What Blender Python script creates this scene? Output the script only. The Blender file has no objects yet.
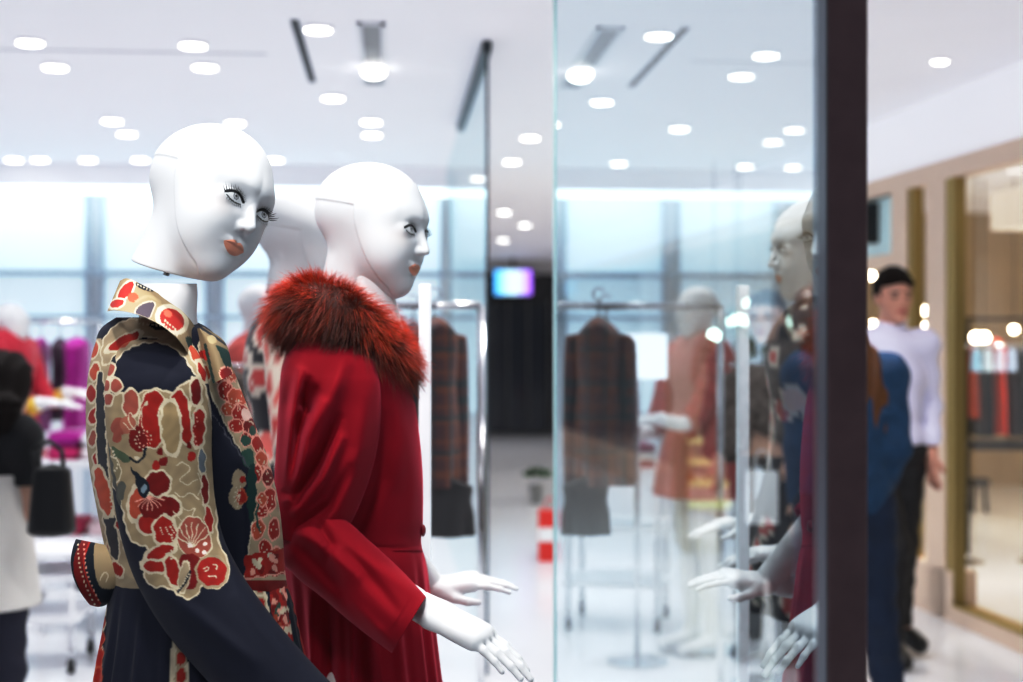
import bpy, math, random
import numpy as np
from mathutils import Vector, Matrix

random.seed(7)
RNG = np.random.default_rng(11)
C = bpy.context.scene.collection
PI = math.pi
F = 1420.8                      # focal length in pixels of a 1023 wide frame (50 mm lens)
YAW = math.radians(4.89)
EYE = 1.42
FWD = np.array([math.sin(YAW), math.cos(YAW), 0.0])
RGT = np.array([math.cos(YAW), -math.sin(YAW), 0.0])

# ------------------------------------------------------------------ measuring helpers
def PX(px, py, D):
    """World point measured from the photograph at distance D along the view."""
    px = np.asarray(px, float); py = np.asarray(py, float); D = np.asarray(D, float)
    u = (px - 511.5) / F * D
    z = EYE + (344.0 - py) / F * D
    return np.stack([FWD[0] * D + RGT[0] * u, FWD[1] * D + RGT[1] * u, z + 0 * u], -1)

def ZY(py, D): return EYE + (344.0 - py) / F * D
def TAN(px): return math.tan(math.atan((px - 511.5) / F) + YAW)
def WX(px, Y): return Y * TAN(px)

# ------------------------------------------------------------------ materials
MATS = {}
def mat(name, col, rough=0.5, metal=0.0, emit=0.0, ecol=None, sheen=0.0, coat=0.0, spec=0.5, noise=0.0, nscale=40, bump=0.0, attr=False, sheencol=None):
    if name in MATS: return MATS[name]
    m = bpy.data.materials.new(name); m.use_nodes = True
    nt = m.node_tree; b = nt.nodes['Principled BSDF']
    col = tuple(col) + (1,) if len(col) == 3 else col
    b.inputs['Base Color'].default_value = col
    b.inputs['Roughness'].default_value = rough
    b.inputs['Metallic'].default_value = metal
    b.inputs['Specular IOR Level'].default_value = spec
    b.inputs['Sheen Weight'].default_value = sheen
    if sheencol: b.inputs['Sheen Tint'].default_value = tuple(sheencol) + (1,)
    b.inputs['Sheen Roughness'].default_value = 0.4
    b.inputs['Coat Weight'].default_value = coat
    if emit:
        b.inputs['Emission Color'].default_value = tuple(ecol or col[:3]) + (1,)
        b.inputs['Emission Strength'].default_value = emit
    src = None
    if attr:
        a = nt.nodes.new('ShaderNodeAttribute'); a.attribute_name = 'Col'; src = a.outputs['Color']
        nt.links.new(src, b.inputs['Base Color'])
    if noise or bump:
        tc = nt.nodes.new('ShaderNodeTexCoord'); n = nt.nodes.new('ShaderNodeTexNoise')
        n.inputs['Scale'].default_value = nscale; n.inputs['Detail'].default_value = 4
        nt.links.new(tc.outputs['Object'], n.inputs['Vector'])
        if noise:
            mx = nt.nodes.new('ShaderNodeMix'); mx.data_type = 'RGBA'; mx.blend_type = 'MULTIPLY'
            mx.inputs[0].default_value = 1.0
            r = nt.nodes.new('ShaderNodeMapRange'); r.inputs[1].default_value = .3; r.inputs[2].default_value = .7
            r.inputs[3].default_value = 1 - noise; r.inputs[4].default_value = 1.0
            nt.links.new(n.outputs['Fac'], r.inputs[0])
            if src: nt.links.new(src, mx.inputs[6])
            else: mx.inputs[6].default_value = col
            nt.links.new(r.outputs[0], mx.inputs[7]); nt.links.new(mx.outputs[2], b.inputs['Base Color'])
        if bump:
            bp = nt.nodes.new('ShaderNodeBump'); bp.inputs['Strength'].default_value = bump; bp.inputs['Distance'].default_value = .002
            nt.links.new(n.outputs['Fac'], bp.inputs['Height']); nt.links.new(bp.outputs[0], b.inputs['Normal'])
    MATS[name] = m
    return m

def glass_mat(name, tint, refl, base, gain, power, top):
    m = bpy.data.materials.new(name); m.use_nodes = True
    nt = m.node_tree; nt.nodes.clear()
    out = nt.nodes.new('ShaderNodeOutputMaterial'); mix = nt.nodes.new('ShaderNodeMixShader')
    tr = nt.nodes.new('ShaderNodeBsdfTransparent'); gl = nt.nodes.new('ShaderNodeBsdfGlossy')
    tr.inputs['Color'].default_value = tuple(tint) + (1,); gl.inputs['Color'].default_value = tuple(refl) + (1,)
    gl.inputs['Roughness'].default_value = 0.0
    lw = nt.nodes.new('ShaderNodeLayerWeight'); lw.inputs['Blend'].default_value = 0.5
    p = nt.nodes.new('ShaderNodeMath'); p.operation = 'POWER'; p.inputs[1].default_value = power
    ma = nt.nodes.new('ShaderNodeMath'); ma.operation = 'MULTIPLY_ADD'; ma.inputs[1].default_value = gain; ma.inputs[2].default_value = base
    mn = nt.nodes.new('ShaderNodeMath'); mn.operation = 'MINIMUM'; mn.inputs[1].default_value = top
    nt.links.new(lw.outputs['Facing'], p.inputs[0]); nt.links.new(p.outputs[0], ma.inputs[0]); nt.links.new(ma.outputs[0], mn.inputs[0])
    nt.links.new(mn.outputs[0], mix.inputs[0]); nt.links.new(tr.outputs[0], mix.inputs[1]); nt.links.new(gl.outputs[0], mix.inputs[2])
    nt.links.new(mix.outputs[0], out.inputs[0])
    return m

# ------------------------------------------------------------------ objects
WL = {}                          # world location of the root of every object
def empty(name, loc):
    o = bpy.data.objects.new(name, None); C.objects.link(o); o.location = loc; o.empty_display_size = .05
    WL[o.name] = np.array(loc, float); return o
def tag(o, label=None, cat=None, group=None, kind=None):
    if label: o['label'] = label
    if cat: o['category'] = cat
    if group: o['group'] = group
    if kind: o['kind'] = kind
    return o
def thing(name, label, cat, loc, group=None, kind=None):
    return tag(empty(name, tuple(float(v) for v in loc)), label, cat, group, kind)
def link_mesh(name, verts, faces, material, parent=None, loc=None, cols=None, smooth=True, mats=None, midx=None):
    verts = np.asarray(verts, float).reshape(-1, 3)
    if parent is not None: org = WL[parent.name]
    elif loc is not None: org = np.asarray(loc, float)
    else: org = np.array([(verts[:, 0].min() + verts[:, 0].max()) / 2, (verts[:, 1].min() + verts[:, 1].max()) / 2, verts[:, 2].min()])
    me = bpy.data.meshes.new(name)
    if isinstance(faces, np.ndarray): faces = faces.tolist()
    me.from_pydata((verts - org).tolist(), [], faces)
    if cols is not None:
        ca = me.color_attributes.new('Col', 'FLOAT_COLOR', 'POINT')
        c4 = np.ones((len(verts), 4), np.float32); c4[:, :3] = cols
        ca.data.foreach_set('color', c4.ravel())
    for mm in (mats or [material]): me.materials.append(mm)
    if midx is not None: me.polygons.foreach_set('material_index', np.asarray(midx, np.int32))
    me.polygons.foreach_set('use_smooth', [bool(smooth)] * len(me.polygons))
    me.update()
    o = bpy.data.objects.new(name, me); C.objects.link(o)
    if parent is not None: o.parent = parent
    else: o.location = tuple(org)
    WL[o.name] = org
    return o

class MB:
    """Collects simple shapes into one mesh."""
    def __init__(s): s.v = []; s.f = []
    def add(s, v, f):
        k = len(s.v); s.v += [tuple(map(float, p)) for p in v]; s.f += [tuple(i + k for i in q) for q in f]; return s
    def hexa(s, p8):
        return s.add(p8, [(0, 3, 2, 1), (4, 5, 6, 7), (0, 1, 5, 4), (1, 2, 6, 5), (2, 3, 7, 6), (3, 0, 4, 7)])
    def box(s, lo, hi, bev=0.0):
        x0, y0, z0 = lo; x1, y1, z1 = hi
        if bev <= 0:
            return s.hexa([(x0, y0, z0), (x1, y0, z0), (x1, y1, z0), (x0, y1, z0), (x0, y0, z1), (x1, y0, z1), (x1, y1, z1), (x0, y1, z1)])
        b = bev
        def ring(i, z): 
            a = b - i
            return [(x0 + a, y0 + i, z), (x1 - a, y0 + i, z), (x1 - i, y0 + a, z), (x1 - i, y1 - a, z), (x1 - a, y1 - i, z), (x0 + a, y1 - i, z), (x0 + i, y1 - a, z), (x0 + i, y0 + a, z)]
        rings = [ring(b * .6, z0), ring(0, z0 + b), ring(0, z1 - b), ring(b * .6, z1)]
        v = sum(rings, []); f = []
        for r in range(3):
            for i in range(8):
                j = (i + 1) % 8; f.append((r * 8 + i, r * 8 + j, r * 8 + 8 + j, r * 8 + 8 + i))
        f.append(tuple(range(7, -1, -1))); f.append(tuple(range(24, 32)))
        return s.add(v, f)
    def obox(s, c, ax, ay, hx, hy, z0, z1):
        """upright box with centre c, horizontal unit axes ax, ay."""
        c = np.array(c, float); ax = np.array(ax, float); ay = np.array(ay, float); P = []
        for z in (z0, z1):
            for sx, sy in ((-1, -1), (1, -1), (1, 1), (-1, 1)):
                p = c[:2] + ax[:2] * sx * hx + ay[:2] * sy * hy; P.append((p[0], p[1], z))
        return s.hexa(P)
    def cyl(s, a, b, r0, r1=None, n=16, caps=True):
        r1 = r0 if r1 is None else r1
        a = Vector(a); b = Vector(b); d = (b - a).normalized()
        u = d.orthogonal().normalized(); w = d.cross(u)
        v = []
        for p, r in ((a, r0), (b, r1)):
            for i in range(n):
                t = 2 * PI * i / n; v.append(tuple(p + u * math.cos(t) * r + w * math.sin(t) * r))
        f = [(i, (i + 1) % n, n + (i + 1) % n, n + i) for i in range(n)]
        if caps: f += [tuple(range(n - 1, -1, -1)), tuple(range(n, 2 * n))]
        return s.add(v, f)
    def ball(s, c, r, n=12, m=8, sc=(1, 1, 1)):
        v = []
        for j in range(1, m):
            ph = PI * j / m
            for i in range(n):
                t = 2 * PI * i / n
                v.append((c[0] + r * sc[0] * math.sin(ph) * math.cos(t), c[1] + r * sc[1] * math.sin(ph) * math.sin(t), c[2] + r * sc[2] * math.cos(ph)))
        f = [((j * n + i), (j + 1) * n + i, (j + 1) * n + (i + 1) % n, j * n + (i + 1) % n) for j in range(m - 2) for i in range(n)]
        v += [(c[0], c[1], c[2] + r * sc[2]), (c[0], c[1], c[2] - r * sc[2])]
        T = len(v) - 2; k = (m - 2) * n
        f += [(T, i, (i + 1) % n) for i in range(n)] + [(T + 1, k + (i + 1) % n, k + i) for i in range(n)]
        return s.add(v, f)
    def lathe(s, c, prof, n=24):
        """prof: list of (r, z) from bottom to top."""
        v = []
        for r, z in prof:
            for i in range(n):
                t = 2 * PI * i / n; v.append((c[0] + r * math.cos(t), c[1] + r * math.sin(t), c[2] + z))
        f = [(j * n + i, j * n + (i + 1) % n, (j + 1) * n + (i + 1) % n, (j + 1) * n + i) for j in range(len(prof) - 1) for i in range(n)]
        f += [tuple(range(n - 1, -1, -1)), tuple(range((len(prof) - 1) * n, len(prof) * n))]
        return s.add(v, f)
    def build(s, name, material, parent=None, smooth=False, loc=None):
        return link_mesh(name, s.v, s.f, material, parent, loc=loc, smooth=smooth)
def struct(name, mb, m, label=None):
    o = mb.build(name, m); o['kind'] = 'structure'
    if label: o['label'] = label
    return o
def copy_tree(o, parent=None, delta=None):
    c = o.copy(); C.objects.link(c); WL[c.name] = WL[o.name].copy()
    if parent is not None: c.parent = parent
    if delta is not None: c.location = Vector(o.location) + Vector(delta); WL[c.name] = WL[o.name] + np.array(delta)
    for ch in list(o.children): copy_tree(ch, c)
    return c

# ------------------------------------------------------------------ distance fields -> one continuous surface
def cap(X, Y, Z, a, b, ra, rb=None):
    rb = ra if rb is None else rb
    ax, ay, az = a; dx, dy, dz = b[0] - ax, b[1] - ay, b[2] - az
    L = dx * dx + dy * dy + dz * dz + 1e-12
    t = np.clip(((X - ax) * dx + (Y - ay) * dy + (Z - az) * dz) / L, 0, 1)
    return np.sqrt((X - ax - t * dx) ** 2 + (Y - ay - t * dy) ** 2 + (Z - az - t * dz) ** 2) - (ra + (rb - ra) * t)
def ell(X, Y, Z, c, r):
    x, y, z = X - c[0], Y - c[1], Z - c[2]
    k0 = np.sqrt((x / r[0]) ** 2 + (y / r[1]) ** 2 + (z / r[2]) ** 2)
    k1 = np.sqrt((x / r[0] ** 2) ** 2 + (y / r[1] ** 2) ** 2 + (z / r[2] ** 2) ** 2) + 1e-9
    return k0 * (k0 - 1) / k1
def rbox(X, Y, Z, c, h, r):
    qx = np.abs(X - c[0]) - h[0] + r; qy = np.abs(Y - c[1]) - h[1] + r; qz = np.abs(Z - c[2]) - h[2] + r
    return np.sqrt(np.maximum(qx, 0) ** 2 + np.maximum(qy, 0) ** 2 + np.maximum(qz, 0) ** 2) + np.minimum(np.maximum(qx, np.maximum(qy, qz)), 0) - r
def smin(a, b, k):
    h = np.maximum(k - np.abs(a - b), 0) / k
    return np.minimum(a, b) - h * h * k * .25
def smax(a, b, k): return -smin(-a, -b, k)

def surf_nets(f, lo, hi, h):
    n = [int(math.ceil((hi[i] - lo[i]) / h)) + 1 for i in range(3)]
    ax = [lo[i] + h * np.arange(n[i]) for i in range(3)]
    V = np.empty(n, np.float32)
    for i0 in range(0, n[0], 24):
        X, Y, Z = np.meshgrid(ax[0][i0:i0 + 24], ax[1], ax[2], indexing='ij')
        V[i0:i0 + 24] = f(X, Y, Z)
    S = V < 0
    cnt = np.zeros([k - 1 for k in n], np.int8)
    offs = [(i, j, k) for i in (0, 1) for j in (0, 1) for k in (0, 1)]
    for o in offs: cnt += S[o[0]:n[0] - 1 + o[0], o[1]:n[1] - 1 + o[1], o[2]:n[2] - 1 + o[2]]
    act = (cnt > 0) & (cnt < 8)
    idx = np.full(act.shape, -1, np.int64); I = np.argwhere(act); idx[act] = np.arange(len(I))
    acc = np.zeros((len(I), 3)); num = np.zeros(len(I))
    for a in offs:
        for d in range(3):
            if a[d]: continue
            b = list(a); b[d] = 1
            va = V[I[:, 0] + a[0], I[:, 1] + a[1], I[:, 2] + a[2]]; vb = V[I[:, 0] + b[0], I[:, 1] + b[1], I[:, 2] + b[2]]
            cr = (va < 0) != (vb < 0)
            t = np.where(cr, va / np.where(cr, va - vb, 1), 0)
            p = np.array(a, float)[None, :].repeat(len(I), 0); p[:, d] += t
            acc += p * cr[:, None]; num += cr
    verts = np.array(lo) + h * (I + acc / num[:, None])
    faces = []
    for u in range(3):
        v, w = (u + 1) % 3, (u + 2) % 3
        sl0 = [slice(1, None)] * 3; sl1 = [slice(1, None)] * 3
        sl0[u] = slice(0, n[u] - 1); sl1[u] = slice(1, n[u])
        sl0[v] = sl1[v] = slice(1, n[v] - 1); sl0[w] = sl1[w] = slice(1, n[w] - 1)
        A, B = S[tuple(sl0)], S[tuple(sl1)]
        for flip, M in ((0, A & ~B), (1, ~A & B)):
            Q = np.argwhere(M)
            if not len(Q): continue
            base = Q.copy(); base[:, v] += 1; base[:, w] += 1
            def cell(dv, dw):
                q = base.copy(); q[:, v] += dv; q[:, w] += dw
                return idx[q[:, 0], q[:, 1], q[:, 2]]
            q = np.stack([cell(-1, -1), cell(0, -1), cell(0, 0), cell(-1, 0)], 1)
            faces.append(q[:, ::-1] if flip else q)
    faces = np.concatenate(faces)
    # pull the vertices onto the surface
    for _ in range(2):
        x, y, z = verts.T; e = h * .4
        d = f(x, y, z)
        g = np.stack([f(x + e, y, z) - f(x - e, y, z), f(x, y + e, z) - f(x, y - e, z), f(x, y, z + e) - f(x, y, z - e)], 1) / (2 * e)
        g2 = (g * g).sum(1) + 1e-9
        st = -(d / g2)[:, None] * g
        L = np.linalg.norm(st, axis=1, keepdims=True); st *= np.minimum(1, .5 * h / (L + 1e-9))
        verts = verts + st
    return verts, faces

def xform(v, loc, yaw=0, pitch=0, roll=0, s=1.0):
    y, p, r = (math.radians(t) for t in (yaw, pitch, roll))
    R = np.array(Matrix.Rotation(y, 3, 'Z') @ Matrix.Rotation(p, 3, 'Y') @ Matrix.Rotation(r, 3, 'X'))
    return (np.asarray(v) * s) @ R.T + np.asarray(loc)

# ------------------------------------------------------------------ lofted cloth
def hermite(ts, vals, t):
    ts = np.asarray(ts, float); vals = np.asarray(vals, float)
    m = np.gradient(vals, ts, axis=0) if len(ts) > 2 else np.tile((vals[1] - vals[0]) / (ts[1] - ts[0]), (2, 1))
    i = np.clip(np.searchsorted(ts, t, side='right') - 1, 0, len(ts) - 2)
    h = ts[i + 1] - ts[i]; s = ((t - ts[i]) / h)[:, None]; h = h[:, None]
    return (2 * s**3 - 3 * s**2 + 1) * vals[i] + (s**3 - 2 * s**2 + s) * h * m[i] + (-2 * s**3 + 3 * s**2) * vals[i + 1] + (s**3 - s**2) * h * m[i + 1]

def grid_faces(n, m, closed=True):
    f = []
    for j in range(n - 1):
        for i in range(m if closed else m - 1):
            k = (i + 1) % m
            f.append((j * m + i, (j + 1) * m + i, (j + 1) * m + k, j * m + k))
    return f

def polydist(px, py, pts):
    """distance of points to a polyline, and the fraction along it."""
    best = np.full(np.shape(px), 1e9); tt = np.zeros(np.shape(px)); L = 0
    seg = [math.dist(pts[i], pts[i + 1]) for i in range(len(pts) - 1)]; tot = sum(seg)
    for i in range(len(pts) - 1):
        (x0, y0), (x1, y1) = pts[i], pts[i + 1]
        dx, dy = x1 - x0, y1 - y0
        t = np.clip(((px - x0) * dx + (py - y0) * dy) / (dx * dx + dy * dy + 1e-9), 0, 1)
        d = np.hypot(px - x0 - t * dx, py - y0 - t * dy)
        b = d < best; best = np.where(b, d, best); tt = np.where(b, (L + t * seg[i]) / tot, tt); L += seg[i]
    return best, tt

def fold_field(px, py, folds):
    h = np.zeros(np.shape(px))
    for pts, w, amp in folds:
        d, t = polydist(px, py, pts)
        h += amp * np.exp(-(d / w) ** 2) * np.sin(np.clip(t * .9 + .05, 0, 1) * PI) ** .5
    return h

class Cloth:
    """Grid surface measured in photograph pixels (px, py) and distance d; turned into a mesh."""
    def __init__(s): s.px = []; s.py = []; s.d = []; s.f = []; s.n = 0
    def put(s, px, py, d, n, m, closed=True):
        s.px.append(px.ravel()); s.py.append(py.ravel()); s.d.append(d.ravel())
        s.f += [tuple(a + s.n for a in q) for q in grid_faces(n, m, closed)]; s.n += n * m
    def loft(s, rows, D, n=60, m=96, sup=2.0, folds=(), pleat=None, hem=True, wob=0):
        rows = np.array(rows, float)
        t = np.linspace(rows[0, 0], rows[-1, 0], n); r = hermite(rows[:, 0], rows[:, 1:], t)
        py = t.copy()
        if hem:
            py = np.concatenate([py, [py[-1] - 1.0, py[-1] - 14]]); r = np.concatenate([r, r[-1:] * [1, 1, .94, 1], r[-1:] * [1, 1, .92, 1]])
            k = r[-2:]; c = (k[:, 0] + k[:, 1]) / 2; hw = (k[:, 1] - k[:, 0]) / 2 * .94; r[-2:, 0] = c - hw; r[-2:, 1] = c + hw
            n += 2
        th = np.linspace(0, 2 * PI, m, endpoint=False)[None, :]
        cs, sn = np.cos(th), np.sin(th)
        cs = np.sign(cs) * np.abs(cs) ** (2 / sup); sn = np.sign(sn) * np.abs(sn) ** (2 / sup)
        c = ((r[:, 0] + r[:, 1]) / 2)[:, None]; hw = ((r[:, 1] - r[:, 0]) / 2)[:, None]
        mod = 1.0
        if pleat:
            k, amp, y0, y1 = pleat
            g = np.clip((py - y0) / (y1 - y0), 0, 1)[:, None]
            mod = 1 + amp * g * (np.cos(k * th + .7 * np.sin(2 * th)) + .4 * np.cos(1.7 * k * th + 1))
        px = c + hw * cs * mod; d = D + r[:, 3][:, None] - r[:, 2][:, None] * sn * mod
        pyy = np.broadcast_to(py[:, None], px.shape)
        if len(folds): d = d - fold_field(px, pyy, folds) * np.clip(np.sin(th), 0, 1) ** .35
        s.put(px, pyy, d, n, m)
    def tube(s, path, n=80, m=64, folds=(), sup=2.0, hem=True, cutdir=None):
        P = np.array(path, float)                      # px, py, D, radius in px, radius in depth (m)
        L = np.concatenate([[0], np.cumsum(np.hypot(np.diff(P[:, 0]), np.diff(P[:, 1])))])
        t = np.linspace(0, L[-1], n); r = hermite(L, P, t)
        tx, ty = np.gradient(r[:, 0]), np.gradient(r[:, 1]); q = np.hypot(tx, ty) + 1e-9; tx /= q; ty /= q
        if cutdir is not None:                          # tilt the last rings so that the cuff ends along this direction
            w = np.clip((t - L[-1] * .6) / (L[-1] * .4), 0, 1) ** 2
            nx, ny = -ty, tx; cx, cy = cutdir
            if nx[-1] * cx + ny[-1] * cy < 0: cx, cy = -cx, -cy
            nx = nx * (1 - w) + cx * w; ny = ny * (1 - w) + cy * w; q = np.hypot(nx, ny); nx /= q; ny /= q
        else: nx, ny = -ty, tx
        if hem:
            ex = r[-1:].repeat(2, 0); ex[:, 3:] *= .93; ex[1, 0] -= tx[-1] * 14; ex[1, 1] -= ty[-1] * 14
            r = np.concatenate([r, ex]); nx = np.concatenate([nx, nx[-1:].repeat(2)]); ny = np.concatenate([ny, ny[-1:].repeat(2)]); n += 2
        th = np.linspace(0, 2 * PI, m, endpoint=False)[None, :]
        cs, sn = np.cos(th), np.sin(th)
        cs = np.sign(cs) * np.abs(cs) ** (2 / sup); sn = np.sign(sn) * np.abs(sn) ** (2 / sup)
        px = r[:, 0:1] + nx[:, None] * r[:, 3:4] * cs; py = r[:, 1:2] + ny[:, None] * r[:, 3:4] * cs
        d = r[:, 2:3] - r[:, 4:5] * sn
        if len(folds): d = d - fold_field(px, py, folds) * np.clip(np.sin(th), 0, 1) ** .35
        s.put(px, py, d, n, m)
    def arrays(s): return np.concatenate(s.px), np.concatenate(s.py), np.concatenate(s.d)
    def build(s, name, m, parent, cols=None):
        px, py, d = s.arrays()
        return link_mesh(name, PX(px, py, d), s.f, m, parent, cols=cols)

# ------------------------------------------------------------------ printed cloth: colours painted per vertex from flat motifs
class Paint:
    def __init__(s, x, y, base): s.x = x; s.y = y; s.c = np.tile(np.array(base, float), (len(x), 1))
    def _put(s, i, sd, col, oc, ow):
        if oc is not None:
            k = sd < ow; s.c[i[k]] = oc
        k = sd < 0; s.c[i[k]] = col
    def _near(s, x0, x1, y0, y1, pad): return np.nonzero((s.x > x0 - pad) & (s.x < x1 + pad) & (s.y > y0 - pad) & (s.y < y1 + pad))[0]
    def ell(s, cx, cy, rx, ry, ang, col, oc=None, ow=0):
        R = max(rx, ry); i = s._near(cx - R, cx + R, cy - R, cy + R, ow + 1)
        if not len(i): return
        a = math.radians(ang); dx = s.x[i] - cx; dy = s.y[i] - cy
        u = dx * math.cos(a) + dy * math.sin(a); v = -dx * math.sin(a) + dy * math.cos(a)
        k = np.sqrt((u / rx) ** 2 + (v / ry) ** 2); sd = (k - 1) * min(rx, ry)
        s._put(i, sd, col, oc, ow)
    def poly(s, pts, col, oc=None, ow=0, smooth=True):
        pts = np.array(pts, float)
        if smooth:
            for _ in range(2):
                nx = np.roll(pts, -1, 0); pts = np.stack([pts * .75 + nx * .25, pts * .25 + nx * .75], 1).reshape(-1, 2)
        i = s._near(pts[:, 0].min(), pts[:, 0].max(), pts[:, 1].min(), pts[:, 1].max(), ow + 1)
        if not len(i): return
        x, y = s.x[i], s.y[i]; ins = np.zeros(len(i), bool); dm = np.full(len(i), 1e9)
        for a, b in zip(pts, np.roll(pts, -1, 0)):
            cr = ((a[1] > y) != (b[1] > y))
            xi = (b[0] - a[0]) * (y - a[1]) / ((b[1] - a[1]) if abs(b[1] - a[1]) > 1e-9 else 1e-9) + a[0]
            ins ^= cr & (x < xi)
            dx, dy = b - a; t = np.clip(((x - a[0]) * dx + (y - a[1]) * dy) / (dx * dx + dy * dy + 1e-9), 0, 1)
            dm = np.minimum(dm, np.hypot(x - a[0] - t * dx, y - a[1] - t * dy))
        s._put(i, np.where(ins, -dm, dm), col, oc, ow)
    def line(s, pts, w, col, oc=None, ow=0):
        pts = np.array(pts, float)
        for _ in range(2):
            if len(pts) > 2:
                q = np.stack([pts[:-1] * .75 + pts[1:] * .25, pts[:-1] * .25 + pts[1:] * .75], 1).reshape(-1, 2); pts = np.concatenate([pts[:1], q, pts[-1:]])
        i = s._near(pts[:, 0].min(), pts[:, 0].max(), pts[:, 1].min(), pts[:, 1].max(), w + ow + 1)
        if not len(i): return
        d, _ = polydist(s.x[i], s.y[i], [tuple(p) for p in pts])
        s._put(i, d - w / 2, col, oc, ow)
    def dots(s, pts, r, col):
        for x, y in pts: s.ell(x, y, r, r, 0, col)
# ================================================================== mannequin heads and hands
M_WHITE = mat('mannequin_white', (.86, .865, .87), rough=.5, spec=.4)
M_WHITEV = mat('mannequin_face', (.9, .9, .9), rough=.62, spec=.3, attr=True)
M_STEEL = mat('polished_steel', (.62, .63, .65), rough=.2, metal=1.0)
M_LASH = mat('lash_black', (.012, .012, .015), rough=.5)
M_LIP = mat('coral_lip', (.70, .32, .22), rough=.35)
M_EYE = mat('painted_eye', (1, 1, 1), rough=.35, attr=True)

def head_sdf(X, Y, Z):
    Ya = np.abs(Y)
    d = ell(X, Y, Z, (-.016, 0, .040), (.107, .081, .087))
    d = smin(d, ell(X, Y, Z, (.026, 0, -.030), (.064, .058, .088)), .04)
    d = smin(d, ell(X, Y, Z, (.058, 0, -.094), (.026, .022, .019)), .032)
    nk = cap(X, Y * 1.06, Z, (-.024, 0, -.01), (-.040, 0, -.17), .056, .054)
    d = smin(d, nk, .022)
    d = smax(d, -(Z + .116 + .12 * (X + .03) - .28 * Y), .004)
    d = smin(d, cap(X, Ya, Z, (.081, .012, .031), (.058, .050, .033), .008), .034)       # brow
    d = smax(d, -ell(X, Ya, Z, (.104, .033, .005), (.018, .021, .013)), .020)            # eye socket
    d = smin(d, ell(X, Ya, Z, (.070, .033, .006), (.017, .019, .011)), .006)             # lids
    d = smin(d, ell(X, Ya, Z, (.050, .034, -.034), (.026, .022, .034)), .045)            # cheek
    d = smin(d, cap(X, Y, Z, (.086, 0, .022), (.110, 0, -.027), .004, .0062), .011)     # nose
    d = smin(d, ell(X, Ya, Z, (.095, .007, -.030), (.009, .005, .0050)), .007)
    d = smin(d, ell(X, Ya, Z, (.082, .007, -.056), (.012, .016, .0055)), .007)           # lips
    d = smin(d, ell(X, Y, Z, (.081, 0, -.067), (.011, .017, .006)), .006)
    g = -.006 + .066 * np.clip((.03 - Z) / .135, 0, 1) ** 1.8                            # raised face plate and cap over the hood
    r = np.maximum(X - g, Z - (.036 - .10 * X))
    return d - .0016 * np.clip(r / .0022 + .5, 0, 1)

def front_x(y, z):
    y = np.asarray(y, float); z = np.asarray(z, float)
    x = np.full(y.shape, .14)
    for _ in range(90): x = x - np.clip(head_sdf(x, y, z), -.002, .01) * .8
    return x

def patch(y, z, off):
    x = front_x(y, z); e = 6e-4
    nx = np.ones_like(x); ny = -(front_x(y + e, z) - front_x(y - e, z)) / (2 * e); nz = -(front_x(y, z + e) - front_x(y, z - e)) / (2 * e)
    L = np.sqrt(nx**2 + ny**2 + nz**2)
    return np.stack([x + nx / L * off, y + ny / L * off, z + nz / L * off], -1)

def lip_part():
    n, m = 41, 13
    s = np.linspace(-1, 1, n); t = np.linspace(0, 1, m)
    up = -.0605 + .0098 * (1 - np.abs(s) ** 1.9) - .0032 * np.exp(-(s / .16) ** 2) - .0005
    lo = -.0605 - .0135 * (1 - np.abs(s) ** 2.2)
    y = np.repeat(s[:, None] * .0225, m, 1); z = lo[:, None] + (up - lo)[:, None] * t[None, :]
    edge = np.minimum(np.minimum(t, 1 - t)[None, :] * 6, 1) * np.minimum((1 - np.abs(s))[:, None] * 8, 1)
    v = patch(y, z, .0003) 
    v[..., 0] += .0012 * edge - .0012 * np.exp(-((z + .0605) / .0012) ** 2) * edge
    f = [(i * m + j, (i + 1) * m + j, (i + 1) * m + j + 1, i * m + j + 1) for i in range(n - 1) for j in range(m - 1)]
    return v.reshape(-1, 3), f
def eye_part(sd):
    n, m = 61, 35
    u = np.linspace(-1, 1, n)[:, None].repeat(m, 1); w = np.linspace(-1, 1, m)[None, :].repeat(n, 0)
    y = sd * (.0325 + .0195 * u); z = .0065 + .0125 * w
    v = patch(y, z, .0004).reshape(-1, 3)
    P = Paint((u * 19.5).ravel(), (w * 12.5).ravel(), (.80, .82, .83))
    almond = [(-17, -1), (-10, 5), (-1, 7.2), (9, 5.2), (16, .5), (9, -4), (0, -5.4), (-10, -4)]
    P.poly(almond, (.86, .87, .88))
    P.ell(0, 1.2, 5.6, 5.6, 0, (.16, .17, .19)); P.ell(0, 1.2, 4.4, 4.4, 0, (.52, .53, .55)); P.ell(0, 1.5, 2.2, 2.2, 0, (.02, .02, .02)); P.ell(1.6, 3.2, .9, .9, 0, (.95, .95, .95))
    P.line([(-16.5, -1), (-10, 5), (-1, 7.6), (9, 5.8), (18.5, -.2)], 4.2, (.012, .012, .014))
    P.line([(-13, -6.6), (-2, -8.6), (8, -7.6), (15, -4)], 1.7, (.02, .02, .02))
    # keep only an almond zone
    k = ((u.ravel()) ** 2 + (w.ravel()) ** 2) < 1.0
    f = [(i * m + j, (i + 1) * m + j, (i + 1) * m + j + 1, i * m + j + 1) for i in range(n - 1) for j in range(m - 1)]
    f = [q for q in f if all(k[i] for i in q)]
    used = sorted({i for q in f for i in q}); mp = {o: i for i, o in enumerate(used)}
    return v[used], [tuple(mp[i] for i in q) for q in f], P.c[used]
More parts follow.
